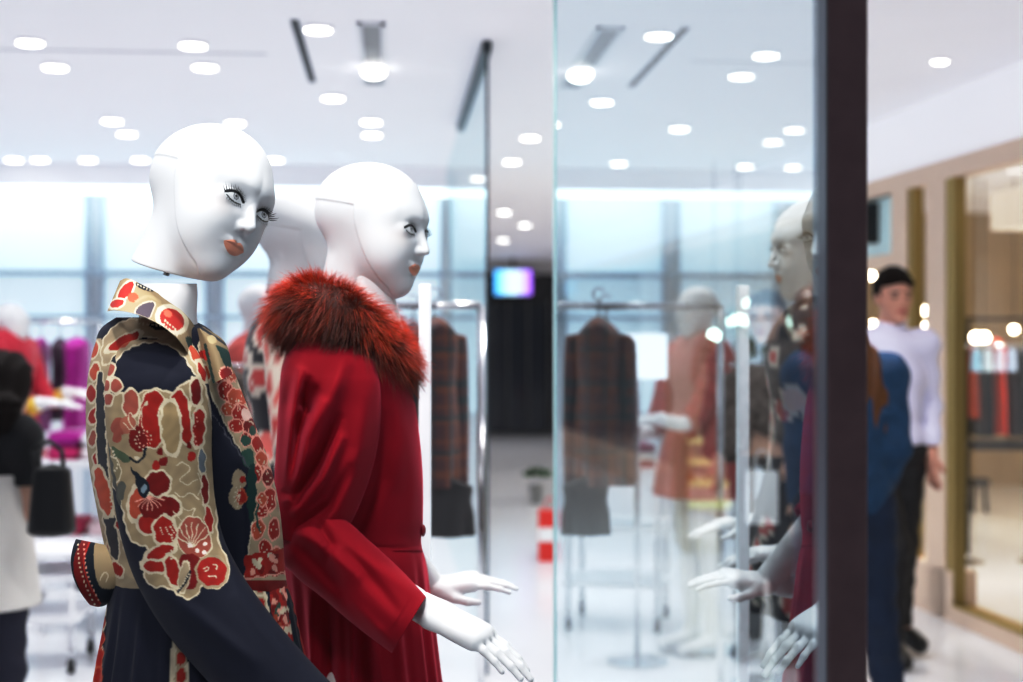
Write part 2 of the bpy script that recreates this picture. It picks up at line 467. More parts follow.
def lash_part(sd):
    V, Fc = [], []
    def blade(y, z, dy, dz, L, w, curl):
        b = patch(np.array([y]), np.array([z]), .0008)[0]
        pts = []
        for k in range(6):
            q = k / 5
            p = b + np.array([.6 * L * q * (1 - .35 * q), sd * dy * L * q, dz * L * (q * .55 + q * q * .65) * curl])
            pts.append(p)
        k0 = len(V)
        for k, p in enumerate(pts):
            ww = w * (1 - k / 5.4)
            V.append(p + np.array([0, -ww * sd, ww * .4])); V.append(p + np.array([0, ww * sd, -ww * .4]))
        for k in range(5): Fc.append((k0 + 2 * k, k0 + 2 * k + 1, k0 + 2 * k + 3, k0 + 2 * k + 2))
    top = hermite([-1, -.6, 0, .55, 1], np.array([[-16, 0], [-10, 5.2], [-1, 7.6], [9, 5.6], [18.5, 0]]), np.linspace(-1, 1, 17))
    for i, (a, b) in enumerate(top):
        s = -1 + 2 * i / 16
        blade(sd * (.0325 + a * .001), .0065 + b * .001, .95 * s + .25, .75 - .25 * abs(s), (.0085 + .005 * max(s, 0)) * (1 if i % 2 else .75), .0013, 1)
    for i in range(8):
        s = -.8 + 1.7 * i / 7
        blade(sd * (.0325 + .0145 * s), .0065 - .0088 + .0022 * s * s, .5 * s, -.8, .0060, .0008, 1)
    return np.array(V), Fc

HEADV, HEADF = surf_nets(head_sdf, (-.128, -.098, -.150), (.132, .098, .142), .0020)
LIPS = lip_part(); EYES = [eye_part(s) for s in (-1, 1)]; LASHES = [lash_part(s) for s in (-1, 1)]
def head_cols(v):
    c = np.tile(np.array([.69, .705, .72]), (len(v), 1))
    for s in (-1, 1):
        w = np.exp(-(((v[:, 1] - s * .052) / .018) ** 2 + ((v[:, 2] + .012) / .018) ** 2)) * (v[:, 0] > .01)
        c = c * (1 - .22 * w[:, None]) + np.array([.86, .66, .55]) * .22 * w[:, None]
    return c
HEADC = head_cols(HEADV)
def add_head(root, loc, yaw, pitch, roll, s, detail=True):
    T = lambda v: xform(v, loc, yaw, pitch, roll, s)
    h = link_mesh('head', T(HEADV), HEADF, M_WHITEV, root, cols=HEADC)
    if detail:
        tag(link_mesh('lips', T(LIPS[0]), LIPS[1], M_LIP, h), 'coral painted lips')
        for e in EYES: tag(link_mesh('eye', T(e[0]), e[1], M_EYE, h, cols=e[2]), 'painted grey eye with a black liner')
        for l in LASHES: link_mesh('eyelashes', T(l[0]), l[1], M_LASH, h, smooth=False)
    return h

def hand_sdf_maker(bend, spread=1.0, drop=0.0, arm=.10, thumb=0.0):
    """local: x along the fingers, +y to the thumb, +z the back of the hand."""
    fing = [(.028, .086, .0082), (.0092, .097, .0084), (-.0098, .091, .0081), (-.0268, .072, .0072)]
    chains = []
    for k, (y, L, r) in enumerate(fing):
        a = math.radians(bend[k]); p = np.array([.088 - .0035 * abs(k - 1) ** 1.5, y, .002]); pts = [np.array([.05, y * .8, .001]), p]
        ang = -drop * .35; sp = spread * y * 2.2
        for fr in (.44, .31, .25):
            ang -= a * (.55 if fr > .4 else 1.0)
            p = p + L * fr * np.array([math.cos(ang) * math.cos(sp), math.cos(ang) * math.sin(sp), math.sin(ang)]); pts.append(p)
        chains.append((pts, r))
    th = [np.array([.022, .026, -.004]), np.array([.050, .046, -.014 - thumb]), np.array([.078, .054, -.022 - thumb]), np.array([.100, .056, -.026 - thumb])]
    def f(X, Y, Z):
        d = rbox(X, Y, Z, (.052, 0, 0), (.050, .039, .0125), .012)
        d = smin(d, ell(X, Y, Z, (.070, -.002, .004), (.034, .036, .013)), .012)
        d = smin(d, ell(X, Y, Z, (.034, .026, -.008), (.030, .017, .014)), .014)
        wr = cap(X, Y, Z * 1.22, (-arm, 0, 0), (.012, 0, 0), .0335, .0255)
        d = smin(d, wr, .022)
        d = d + .0022 * np.exp(-((X + .018) / .0024) ** 2)                               # the joint line at the wrist
        for pts, r in chains:
            c = cap(X, Y, Z, pts[0], pts[1], r * 1.05, r * 1.05)
            for k in range(1, 4): c = smin(c, cap(X, Y, Z, pts[k], pts[k + 1], r * (1.06 - .12 * k), r * (.94 - .12 * k)), .004)
            d = smin(d, c, .005)
        c = cap(X, Y, Z, th[0], th[1], .0125, .0105)
        c = smin(c, cap(X, Y, Z, th[1], th[2], .0102, .009), .004); c = smin(c, cap(X, Y, Z, th[2], th[3], .0088, .0065), .004)
        return smin(d, c, .010)
    return f, arm
def hand_mesh(bend, h=.0024, **kw):
    f, arm = hand_sdf_maker(bend, **kw)
    return surf_nets(f, (-arm - .006, -.060, -.085), (.205, .085, .045), h)
def place_hand(mesh, wrist, tip, back, side, s=1.0):
    """wrist -> tip gives the direction, back the way the back of the hand looks; side=-1 mirrors it (right hand)."""
    v, f = mesh
    x = np.array(tip, float) - np.array(wrist, float); x /= np.linalg.norm(x)
    z = np.array(back, float); z -= x * (z @ x); z /= np.linalg.norm(z)
    y = np.cross(z, x)
    R = np.stack([x, y, z], 1)
    vv = v * np.array([1, side, 1]) * s
    ff = f if side > 0 else f[:, ::-1]
    return vv @ R.T + np.array(wrist), ff
HAND_A = hand_mesh([9, 8, 8, 9], drop=.22, arm=.085, spread=.15)
HAND_B = hand_mesh([10, 9, 10, 12], drop=.2, arm=.06, spread=.15)
HAND_C = (HAND_B[0], HAND_B[1])

def legs_and_base(root, x, y, top, m=None, face=0.0, base=True):
    m = m or M_WHITE
    ca, sa = math.cos(face), math.sin(face)
    for s in (-1, 1):
        ox, oy = -sa * .075 * s, ca * .075 * s
        def f(X, Y, Z):
            U = (X - x - ox) * ca + (Y - y - oy) * sa; W = -(X - x - ox) * sa + (Y - y - oy) * ca
            d = cap(U, W, Z, (0, 0, top), (.0, 0, .50), .078, .052)
            d = smin(d, cap(U, W, Z, (0, 0, .50), (-.015, 0, .30), .050, .050), .03)
            d = smin(d, cap(U, W, Z, (-.015, 0, .30), (-.01, 0, .07), .046, .032), .03)
            return smin(d, cap(U, W, Z, (-.012, 0, .055), (.15, 0, .037), .032, .022), .03)
        v, fc = surf_nets(f, (x - .26, y - .26, .010), (x + .26, y + .26, top + .08), .011)
        link_mesh('leg', v, fc, m, root)
    if base:
        b = MB().lathe((x, y, 0), [(.19, 0), (.19, .006), (.18, .012), (.02, .013)], 40); b.build('base', M_STEEL, root, smooth=False)
# ================================================================== the two dressed mannequins in the window
NAVY = (.012, .014, .030); BEIGE = (.45, .36, .24); CREAM = (.68, .60, .45); RED = (.40, .022, .016); DRED = (.22, .010, .010); ORNG = (.52, .10, .05); TANC = (.40, .31, .19)
GRN = (.035, .10, .075); DGRN = (.012, .045, .04); PINK = (.80, .42, .33); MUT = (.40, .11, .075); INK = (.012, .018, .03)
M_PRINT = mat('printed_wool', (1, 1, 1), rough=.78, spec=.25, sheen=.03, attr=True, bump=.25, nscale=900)
M_NAVY = mat('navy_wool', NAVY, rough=.8, sheen=.3, bump=.3, nscale=900)

def print_motifs(x, y, part):
    P = Paint(x + .9 * np.sin(y * .45) * np.sin(x * .31 + 1), y + .9 * np.sin(x * .5 + 2) * np.sin(y * .27), NAVY)
    e, p, l = P.ell, P.poly, P.line
    rg = random.Random(5)
    if part == 'bodice':
        # back panel
        p([(84, 350), (100, 335), (112, 350), (108, 400), (110, 470), (124, 520), (135, 560), (148, 592), (112, 592), (98, 540), (86, 470), (80, 400)], BEIGE)
        for k in range(11):
            yy = 350 + k * 22; e(93 + max(0, yy - 430) * .16 + rg.uniform(-2, 2), yy, 4.5, 8, rg.uniform(-30, 30), rg.choice((RED, MUT, ORNG)), CREAM, 1.6)
        p([(96, 372), (104, 372), (106, 470), (122, 560), (110, 560), (97, 470)], (.05, .05, .06), CREAM, 1.5)  # grey band painted for the reflection and dark gap beside the sleeve
        e(103, 492, 6.5, 24, -14, ORNG, CREAM, 2); P.dots([(109 + .25 * k, 474 + 4 * k) for k in range(10)], .9, CREAM)
        for k in range(6): e(121 + k * 4.4, 526 + k * 11, 4.4, 6.2, -25, rg.choice((RED, MUT)), CREAM, 1.7)
        # shoulder swirl
        p([(100, 345), (118, 322), (150, 318), (178, 328), (196, 350), (206, 380), (190, 372), (172, 345), (146, 334), (120, 345), (104, 372)], BEIGE, CREAM, 1.5)
        e(124, 342, 17, 5, -28, RED, CREAM, 1.6); e(160, 327, 12, 3.5, 10, INK); P.dots([(140 + 4 * k, 324 + .4 * k) for k in range(6)], 1.1, CREAM)
        # flowered band beside the front opening
        p([(196, 338), (214, 345), (226, 352), (236, 380), (250, 415), (264, 450), (276, 490), (284, 540), (290, 600), (244, 600), (247, 566), (254, 520), (252, 480), (247, 458), (238, 446), (228, 428), (218, 408), (208, 386)], BEIGE, CREAM, 1.5)
        for (cx, cy, rx, ry, a) in ((222, 378, 9, 7, 40), (232, 372, 6, 9, 10), (226, 392, 7, 10, -20), (237, 398, 9, 8, 30), (229, 410, 7, 6, 0), (241, 414, 8, 9, -30), (236, 426, 7, 6, 20), (250, 428, 7, 9, 0), (247, 440, 6, 6, 0), (258, 446, 5, 9, -20),
                                  (262, 462, 5, 10, -10), (268, 478, 5, 9, 0), (257, 474, 4, 8, 0), (270, 500, 5, 11, 0), (262, 510, 5, 8, 0), (274, 530, 5, 10, 0), (258, 530, 6, 9, 10), (265, 548, 6, 7, 0), (276, 556, 5, 8, 0), (262, 500, 4, 6, 0)):
            e(cx, cy, rx, ry, a, rg.choice((RED, RED, ORNG, DRED)), PINK, 1.2)
            for k in range(5):
                t = rg.uniform(0, 6.28); P.dots([(cx + math.cos(t) * rx * .55, cy + math.sin(t) * ry * .55)], .8, CREAM)
        for (cx, cy) in ((230, 383), (238, 405), (246, 418), (249, 434), (264, 468), (268, 512)):
            for k in range(7):
                t = k * .9; l([(cx, cy), (cx + 5 * math.cos(t), cy + 5 * math.sin(t))], .9, PINK)
        e(246, 415, 5, 6, -20, (.85, .62, .55))
        e(253, 431, 3.4, 4.6, 0, GRN); e(246, 441, 5.5, 5, 0, GRN); p([(240, 452), (250, 448), (256, 458), (250, 470), (243, 464)], GRN); p([(247, 466), (256, 462), (257, 500), (252, 528), (247, 512)], DGRN); l([(258, 505), (256, 520), (260, 532)], 2.2, GRN)
        p([(226, 350), (231, 362), (226, 366), (219, 357)], DGRN); e(204, 355, 5, 5, 0, RED); e(206, 373, 4, 7, -20, ORNG, CREAM, 1.4)
        # scalloped flowers beside the front dart
        e(239, 480, 7.5, 9.5, 0, BEIGE); e(237, 498, 8.5, 12, 0, BEIGE); e(243, 480, 3.2, 4, 0, RED); e(242, 497, 4, 6.5, 0, RED, ORNG, 1.2)
        for k in range(6): l([(240, 497), (240 + 8 * math.cos(2 + k * .55), 497 + 11 * math.sin(2 + k * .55))], .7, CREAM)
        l([(203, 398), (220, 425), (238, 452), (250, 470)], 1.0, (.10, .10, .13))
        # waistband
        p([(244, 556), (290, 548), (292, 574), (245, 580)], RED, None, 0, False)
        for k in range(14): e(246 + rg.random() * 42, 556 + rg.random() * 18, 2.6, 3.6, rg.uniform(0, 180), rg.choice((ORNG, PINK, CREAM, DRED)))
        l([(244, 580), (292, 572)], 1.6, PINK)
        P.c[(y > 589) & (x < 200)] = NAVY; P.c[(y > 581) & (x >= 200)] = DRED
    elif part == 'skirt':
        p([(251, 578), (262, 576), (270, 610), (273, 650), (280, 720), (268, 720), (262, 650), (254, 610)], CREAM)
        for k in range(9): e(260 + k * 1.5, 588 + k * 16, 4.2, 5.6, 0, RED, BEIGE, 1.2)
        p([(266, 574), (292, 574), (318, 720), (286, 720), (276, 640)], RED)
        for k in range(60): 
            t = rg.random(); e(270 + t * 22 + rg.uniform(-4, 14), 578 + t * 110, 2.4, 4.4, rg.uniform(-40, 40), rg.choice((ORNG, PINK, CREAM, DRED, GRN)))
        p([(284, 590), (291, 590), (316, 720), (308, 720)], INK)
        p([(170, 632), (186, 632), (192, 720), (170, 720)], CREAM); 
        for k in range(6): e(181, 642 + k * 17, 5, 7, 8, RED, BEIGE, 1.5)
        p([(98, 594), (108, 594), (104, 640), (98, 700), (90, 700), (95, 640)], CREAM)
        for k in range(6): e(102 - k, 604 + 18 * k, 3.6, 8, 8, RED, ORNG, 1)
    else:                                                          # sleeve
        p([(104, 402), (112, 398), (124, 393), (136, 397), (150, 390), (163, 391), (172, 396), (180, 387), (192, 382), (202, 378), (212, 420), (214, 470), (216, 510), (216, 542), (229, 563), (227, 582), (213, 590), (202, 582), (196, 598), (182, 598), (170, 586), (150, 587), (144, 574), (152, 560), (148, 544), (140, 546), (128, 536), (122, 500), (112, 482), (100, 460), (94, 430)], TANC, CREAM, 2)
        # shoulder seam swirl
        p([(96, 392), (100, 366), (110, 348), (130, 334), (152, 329), (176, 335), (194, 350), (206, 376), (196, 376), (182, 352), (160, 341), (138, 343), (120, 354), (112, 368), (108, 386)], BEIGE, CREAM, 1.5)
        e(122, 343, 15, 4.6, -30, ORNG); e(110, 362, 6, 8, 20, INK)
        for cx, cy, rx, ry in ((110, 370, 4.4, 6.4), (116, 386, 5.2, 6.8), (106, 386, 3.6, 6.4), (108.5, 400, 4.4, 5.4)): e(cx, cy, rx, ry, 0, MUT, CREAM, 1.8)
        e(196, 356, 4, 13, -28, ORNG, CREAM, 2); e(202, 372, 3, 10, -20, RED, CREAM, 1.6)
        # upper flower
        e(131, 404, 7.5, 13, 0, MUT, CREAM, 2); e(119, 427, 8, 9, 0, MUT); e(117, 437, 5, 6, 0, MUT); e(128, 425, 8, 9, 0, (.46, .17, .11))  # petals muted in the print for the reflection lying over them
        p([(142, 400), (150, 391), (160, 393), (164, 400), (157, 411), (159, 428), (163, 440), (155, 449), (144, 447), (138, 430), (141, 412)], RED, CREAM, 1.6)
        e(138, 440, 9, 13, -10, DRED); e(146, 404, 2, 2.6, 0, CREAM)
        P.dots([(143.5 + 8 * math.cos(k * .52), 440 + 9 * math.sin(k * .52)) for k in range(12)], .95, CREAM)
        P.dots([(143.5 + 5 * math.cos(k * .8), 440 + 5.5 * math.sin(k * .8)) for k in range(8)], .8, PINK)
        l([(124, 424), (130, 431), (137, 428), (134, 416), (129, 413), (128, 422), (136, 430)], 1.1, CREAM); l([(142, 428), (141, 412), (145, 405)], 1.0, CREAM)
        p([(110, 446), (122, 451), (133, 461), (125, 464), (113, 456)], (.10, .14, .08)); e(113, 470, 7, 13, -12, (.30, .25, .15), CREAM, 1)
        P.dots([(110 + 7.5 * math.sin(k * .33), 449 + 3.2 * k) for k in range(9)], 1.1, CREAM)
        l([(130, 459), (136, 463), (143, 459), (146, 449)], 2.8, INK); e(137, 458, 2.4, 2, 0, CREAM)
        l([(107, 444), (114, 480), (120, 505)], 3.0, (.10, .10, .09)); p([(116, 488), (123, 479), (127, 490), (120, 505)], (.13, .13, .11))
        e(160, 452, 3.6, 3.6, 0, DRED); e(156, 466, 4.6, 4.4, 0, RED, None); e(163.5, 462, 4.6, 5, 0, DRED)
        # second flower
        e(138, 504, 8.4, 16, 8, ORNG, CREAM, 3); e(158, 484, 12, 12, 20, DRED, CREAM, 2.4); e(168, 507, 12, 10, 15, DRED, CREAM, 2.4); e(148, 524, 9.5, 10, 0, RED, CREAM, 2.4); e(165, 532, 10.5, 14.5, -14, RED, CREAM, 3); e(152, 508, 13, 11, 0, DRED)
        for k in range(8):
            t = .25 + k * .36; l([(149, 497), (149 + 15 * math.cos(t), 497 + 14 * math.sin(t))], 1.0, PINK)
        P.dots([(160 + 1.3 * k, 528 + 2.2 * (k % 4)) for k in range(9)], .8, CREAM)
        p([(129, 464), (136, 473), (148, 481), (151, 490), (145, 500), (138, 495), (137, 484)], INK); e(144, 489, 3, 4, 20, (.25, .33, .38))
        # right hand flower
        p([(170, 397), (179, 389), (187, 398), (190, 420), (192, 442), (186, 447), (178, 432), (173, 412)], RED, CREAM, 2); e(196, 392, 5, 13, -4, DRED, CREAM, 2); e(199, 428, 5.6, 19, 3, RED, CREAM, 2); e(190, 405, 2, 3, 0, CREAM)
        P.dots([(195 + 2.2 * math.sin(k), 414 + 4 * k) for k in range(9)], .9, PINK)
        e(171, 428, 9, 26, -3, (.40, .30, .165), CREAM, 2.4)
        e(189, 446, 2.6, 3.6, 0, DRED); e(192, 457, 4.6, 5, 0, RED); e(202, 462, 3.4, 12, 0, (.16, .19, .22), CREAM, 1); e(205, 490, 3.4, 15, -3, DRED, CREAM, 1); e(209, 520, 3.6, 12, -6, RED, CREAM, 1)
        for q in ([(176, 466), (184, 462), (192, 470), (184, 476), (178, 482), (188, 486), (197, 480)], [(174, 494), (184, 498), (192, 492), (199, 500)], [(180, 506), (188, 512), (197, 508), (190, 520)], [(198, 474), (203, 486), (198, 496)], [(174, 512), (180, 520), (190, 524)]): l(q, 1.2, CREAM)
        # lower fan, petals and round fruit
        p([(176, 536), (184, 520), (196, 516), (207, 528), (213, 548), (200, 560), (184, 556)], MUT, CREAM, 1.6)
        for k in range(7): l([(192, 548), (192 + 20 * math.cos(-2.6 + k * .34), 548 + 25 * math.sin(-2.6 + k * .34))], 1.1, CREAM)
        p([(180, 552), (200, 556), (205, 570), (196, 588), (184, 592), (178, 574)], DRED)
        e(160, 553, 14, 6, -22, RED, CREAM, 2.4); e(155, 567, 12, 5.4, 4, RED, CREAM, 2.4); e(173, 572, 6.4, 15, -16, RED, CREAM, 2.4); e(184, 578, 5, 15, 8, BEIGE, CREAM, 1)
        l([(190, 572), (186, 582), (178, 592)], 2.6, INK); P.dots([(189 - 1.6 * k, 574 + 2.4 * k) for k in range(7)], .9, CREAM)
        e(212, 572, 14.5, 14.5, 0, RED, BEIGE, 2.6); l([(203, 569), (207, 566), (209, 570), (205, 572)], 1.3, CREAM); l([(213, 566), (218, 565), (217, 570)], 1.3, CREAM); l([(209, 577), (213, 575), (216, 578)], 1.3, CREAM)
        P.dots([(197, 551), (190, 546), (205, 544), (204, 553)], 2.3, (.86, .74, .66))
        for k in range(16): P.dots([(171 + 1.2 * (k % 3), 520 + 2.6 * k)], 1.0, CREAM)
    nz = np.sin(x * .30 + 2 * np.sin(y * .13)) * np.sin(y * .26 + 2 * np.sin(x * .11)); nf = np.sin(x * 3.1 + y * 1.3) * np.sin(y * 2.9 - x * .7)
    k = np.clip(.92 + .10 * nz , .5, 1.3)[:, None]
    lum = P.c.mean(1, keepdims=True)
    return np.clip(P.c * np.where(lum > .05, k, 1), 0, 1)

def floral_mannequin():
    D = 2.17
    base = PX(190, 344, D + .02); base[2] = 0
    t = thing('mannequin', 'white bald mannequin with a tilted face in a navy coat printed with red flowers', 'mannequin', base, 'dressed mannequins with painted faces')
    add_head(t, PX(208, 204.5, D), -41, 9, -21, .985)
    c = Cloth(); c.loft([(284, 133, 197, .050, 0), (290, 133, 197.5, .055, 0), (325, 138, 198, .06, 0), (352, 118, 208, .07, 0)], D, n=24, m=64, hem=False)
    nk = c.build('neck', M_WHITE, t)
    a, b = PX(171, 258, D), PX(166, 276, D); MB().cyl(a, b, .0045, n=20).build('neck_rod', M_STEEL, t, smooth=True)
    legs_and_base(t, base[0], base[1], .80)
    # body
    c = Cloth()
    fb = [([(112, 560), (125, 575), (150, 586)], 7, .006), ([(204, 398), (222, 428), (242, 456)], 4, -.004), ([(238, 470), (246, 520), (246, 570)], 5, -.006), ([(262, 560), (266, 590)], 4, .005)]
    c.loft([(318, 116, 186, .075, 0), (326, 104, 204, .10, 0), (345, 95, 220, .13, 0), (370, 89, 233, .150, 0), (400, 86, 245, .155, 0), (430, 86, 257, .150, 0), (465, 89, 270, .142, 0), (500, 95, 278, .132, 0), (540, 103, 283, .122, 0), (570, 110, 285, .115, 0), (592, 113, 288, .115, 0)], D + .03, n=230, m=420, sup=2.2, folds=fb)
    x, y, d = c.arrays(); coat = tag(c.build('coat', M_PRINT, t, print_motifs(x, y, 'bodice')), 'navy wool coat printed with red, cream and green flowers')
    c = Cloth()
    c.loft([(584, 112, 287, .112, 0), (596, 109, 291, .12, 0), (640, 102, 300, .135, 0), (700, 92, 314, .145, 0), (800, 80, 326, .15, 0), (900, 72, 332, .15, 0)], D + .03, n=160, m=420, sup=2.1, pleat=(23, .020, 584, 660))
    x, y, d = c.arrays(); tag(c.build('coat_skirt', M_PRINT, coat, print_motifs(x, y, 'skirt')), 'gathered navy skirt of the coat with flowered strips')
    # near sleeve
    c = Cloth()
    fs = [([(120, 440), (128, 500), (140, 560)], 7, -.006), ([(205, 470), (214, 540), (232, 590)], 6, -.006), ([(160, 590), (200, 620), (250, 660)], 9, .007), ([(150, 600), (190, 660), (215, 700)], 8, -.007), ([(232, 585), (262, 628), (290, 662)], 7, .004), ([(178, 350), (192, 380), (196, 420)], 8, .004)]
    c.tube([(149, 337, D - .060, 6, .012), (149, 341, D - .066, 25, .035), (151, 351, D - .080, 38, .055), (155, 372, D - .104, 49, .066), (158, 410, D - .112, 53, .070), (161, 460, D - .114, 51, .068), (166, 510, D - .116, 50, .066), (178, 556, D - .122, 49, .064), (200, 598, D - .135, 48, .062), (232, 640, D - .155, 46, .060), (275, 688, D - .18, 44, .058), (330, 742, D - .21, 42, .054)], n=600, m=360, folds=fs)
    x, y, d = c.arrays(); tag(c.build('sleeve', M_PRINT, coat, print_motifs(x, y, 'sleeve')), 'navy sleeve with a large flowered patch above the elbow')
    hv, hf = place_hand(HAND_A, PX(322, 735, D - .21), PX(400, 790, D - .25), (0.1, -.3, 1), 1, .95)
    link_mesh('hand', hv, hf, M_WHITE, t)
    # far sleeve, seen only as its outer edge
    c = Cloth()
    c.tube([(166, 336, D + .15, 8, .02), (168, 345, D + .16, 34, .05), (172, 370, D + .175, 42, .06), (176, 450, D + .18, 42, .06), (184, 540, D + .18, 40, .058), (205, 600, D + .17, 38, .056), (246, 642, D + .15, 34, .05)], n=80, m=64)
    x, y, d = c.arrays(); c.build('sleeve', M_PRINT, coat, print_motifs(x, y, 'skirt') * 0 + np.array(NAVY))
    hv, hf = place_hand(HAND_A, PX(244, 638, D + .15), PX(272, 705, D + .13), (0, .2, 1), -1, .9)
    link_mesh('hand', hv, hf, M_WHITE, t)
    # turned-back collar
    n, m = 40, 240
    top = [(120, 281), (128, 279), (144, 286), (160, 295), (176, 306), (190, 320), (203, 340)]
    bot = [(107, 312), (116, 311), (134, 314), (150, 320), (167, 330), (182, 345), (198, 372)]
    u = np.linspace(0, 1, m // 2); k = np.linspace(0, 1, 7)
    T, B = hermite(k, top, u), hermite(k, bot, u); T = np.concatenate([T, T[::-1]]); B = np.concatenate([B, B[::-1]])
    uu = np.concatenate([u, u[::-1]]); sg = np.concatenate([np.ones(m // 2), -np.ones(m // 2)])
    w = np.linspace(0, 1, n)[:, None]; w2 = np.concatenate([w, w[::-1][:n - 1]]); off = np.concatenate([0 * w, 0 * w[1:] + 1])
    bow = np.clip(1 - np.abs(2 * uu - 1) ** 3.2, 0, 1) ** .5
    px = T[:, 0] + (B[:, 0] - T[:, 0]) * w2; py = T[:, 1] + (B[:, 1] - T[:, 1]) * w2
    hd = (.066 + (.115 + .02 * uu[None, :]) * w2 ** 1.2 - .006 * off) * bow[None, :]
    d = D + .01 - hd * sg[None, :] 
    c = Cloth(); c.put(px, py, d, 2 * n - 1, m)
    x, y, _ = c.arrays(); P = Paint(x, y, (.33, .25, .15))
    P.ell(126, 291, 5, 11, 40, RED, CREAM, 1.4); P.ell(117, 304, 7, 4, -20, RED, CREAM, 1.4); P.ell(133, 298, 5.5, 5, 0, ORNG); P.poly([(134, 283), (146, 284), (156, 292), (148, 292), (138, 288)], INK); P.dots([(138 + 3 * k, 285 + 1.4 * k) for k in range(5)], .8, CREAM)
    P.poly([(134, 311), (144, 303), (156, 302), (152, 312), (148, 321), (138, 318)], (.09, .07, .09), CREAM, 1); P.line([(136, 302), (148, 295), (160, 302)], 2.6, TANC)
    P.ell(172, 320, 13, 10, 35, RED, CREAM, 4); P.ell(168, 314, 4.5, 3.5, 30, (.75, .16, .10)); P.dots([(165 + 2.6 * k, 321 + 2.2 * k) for k in range(7)], 1.1, CREAM); P.dots([(164 + 2.6 * k, 325 + 2.2 * k) for k in range(6)], 1.0, CREAM)
    P.poly([(184, 336), (194, 338), (199, 360), (190, 352)], DGRN); P.line([(197, 333), (199, 372)], 1.4, INK)
    P.line([tuple(q) for q in bot], 1.6, CREAM)
    link_mesh('collar', PX(px.ravel(), py.ravel(), d.ravel()), c.f, M_PRINT, coat, cols=P.c)['label'] = 'turned-back collar printed with red flowers on cream'
    # lapel on the far side of the front opening
    c = Cloth(); n, m = 40, 40
    u = np.linspace(0, 1, n)[:, None]; v = np.linspace(0, 1, m)[None, :]
    L = hermite([0, .5, 1], [(197, 329), (203, 354), (213, 384)], u.ravel()); R = hermite([0, .5, 1], [(203, 327), (225, 343), (234, 374)], u.ravel())
    px = L[:, :1] + (R[:, :1] - L[:, :1]) * v; py = L[:, 1:] + (R[:, 1:] - L[:, 1:]) * v
    d = D - .075 - .055 * u - .03 * np.sin(v * PI) + 0 * px + .03 * v
    c.put(px, py, d, n, m, closed=False); c.put(px, py, d + .008, n, m, closed=False); x, y, _ = c.arrays(); P = Paint(x, y, (.26, .20, .12))
    P.ell(204, 356, 5.5, 5.5, 0, RED); P.poly([(214, 344), (232, 352), (231, 372), (224, 366), (219, 352)], DGRN); P.line([(198, 326), (226, 345)], 2.4, INK); P.ell(212, 340, 5, 4, 40, (.42, .33, .2)); P.line([(205, 345), (214, 384)], 3, DGRN); P.ell(226, 374, 6, 6, 0, DRED, PINK, 1)
    c.build('lapel', M_PRINT, coat, P.c)
    # flared flap at the back of the waist
    c = Cloth(); n, m = 80, 140
    u = np.linspace(0, 1, n)[:, None]; th = np.linspace(0, 2 * PI, m, endpoint=False)[None, :]
    cx = 117 - 34 * u + 0 * th; cy = 572 + 3 * np.sin(u * 3) + 0 * th; ry = 24 + 9 * u + 3 * np.sin(u * PI)
    tl = np.sin(th); px = cx + (7 * u) * tl - 11 * u * u * (1 - tl * tl); py = cy + ry * tl; d = D + .02 - (.030 + .02 * u) * np.cos(th) + 0 * px
    c.put(px, py, d, n, m); k = .90
    px2 = cx + (7 * u) * tl * k - 11 * u * u * (1 - tl * tl); py2 = cy + ry * tl * k; d2 = D + .02 - (.026 + .02 * u) * np.cos(th) + 0 * px
    c.put(px2[::-1], py2[::-1], d2[::-1], n, m)
    x, y, _ = c.arrays(); P = Paint(x, y, INK)
    P.poly([(92, 536), (120, 532), (122, 586), (112, 590), (96, 588)], TANC); P.line([(100, 580), (104, 572), (109, 575), (106, 582)], 1.2, CREAM)
    P.line([(88, 538), (76, 562), (82, 586), (96, 608)], 9, DRED); P.line([(90, 541), (82, 562), (88, 584), (100, 604)], 2.0, RED)
    P.dots([(78 - 4 * math.sin(k * .26) + 1.2 * k, 545 + 4.6 * k) for k in range(14)], 1.0, CREAM); P.dots([(84 - 4 * math.sin(k * .26) + 1.2 * k, 545 + 4.6 * k) for k in range(13)], 1.0, PINK)
    tag(c.build('waist_flap', M_PRINT, coat, P.c), 'flared flap with a beaded dark red edge')
    return t

M_REDCOAT = mat('red_wool', (.33, .003, .016), rough=.8, sheen=.5, sheencol=(1.0, .12, .22), bump=.15, nscale=1100, spec=.2)
M_FUR = mat('dyed_fur', (1, 1, 1), rough=.5, attr=True, spec=.35)
M_BUTTON = mat('red_button', (.25, .003, .015), rough=.3)

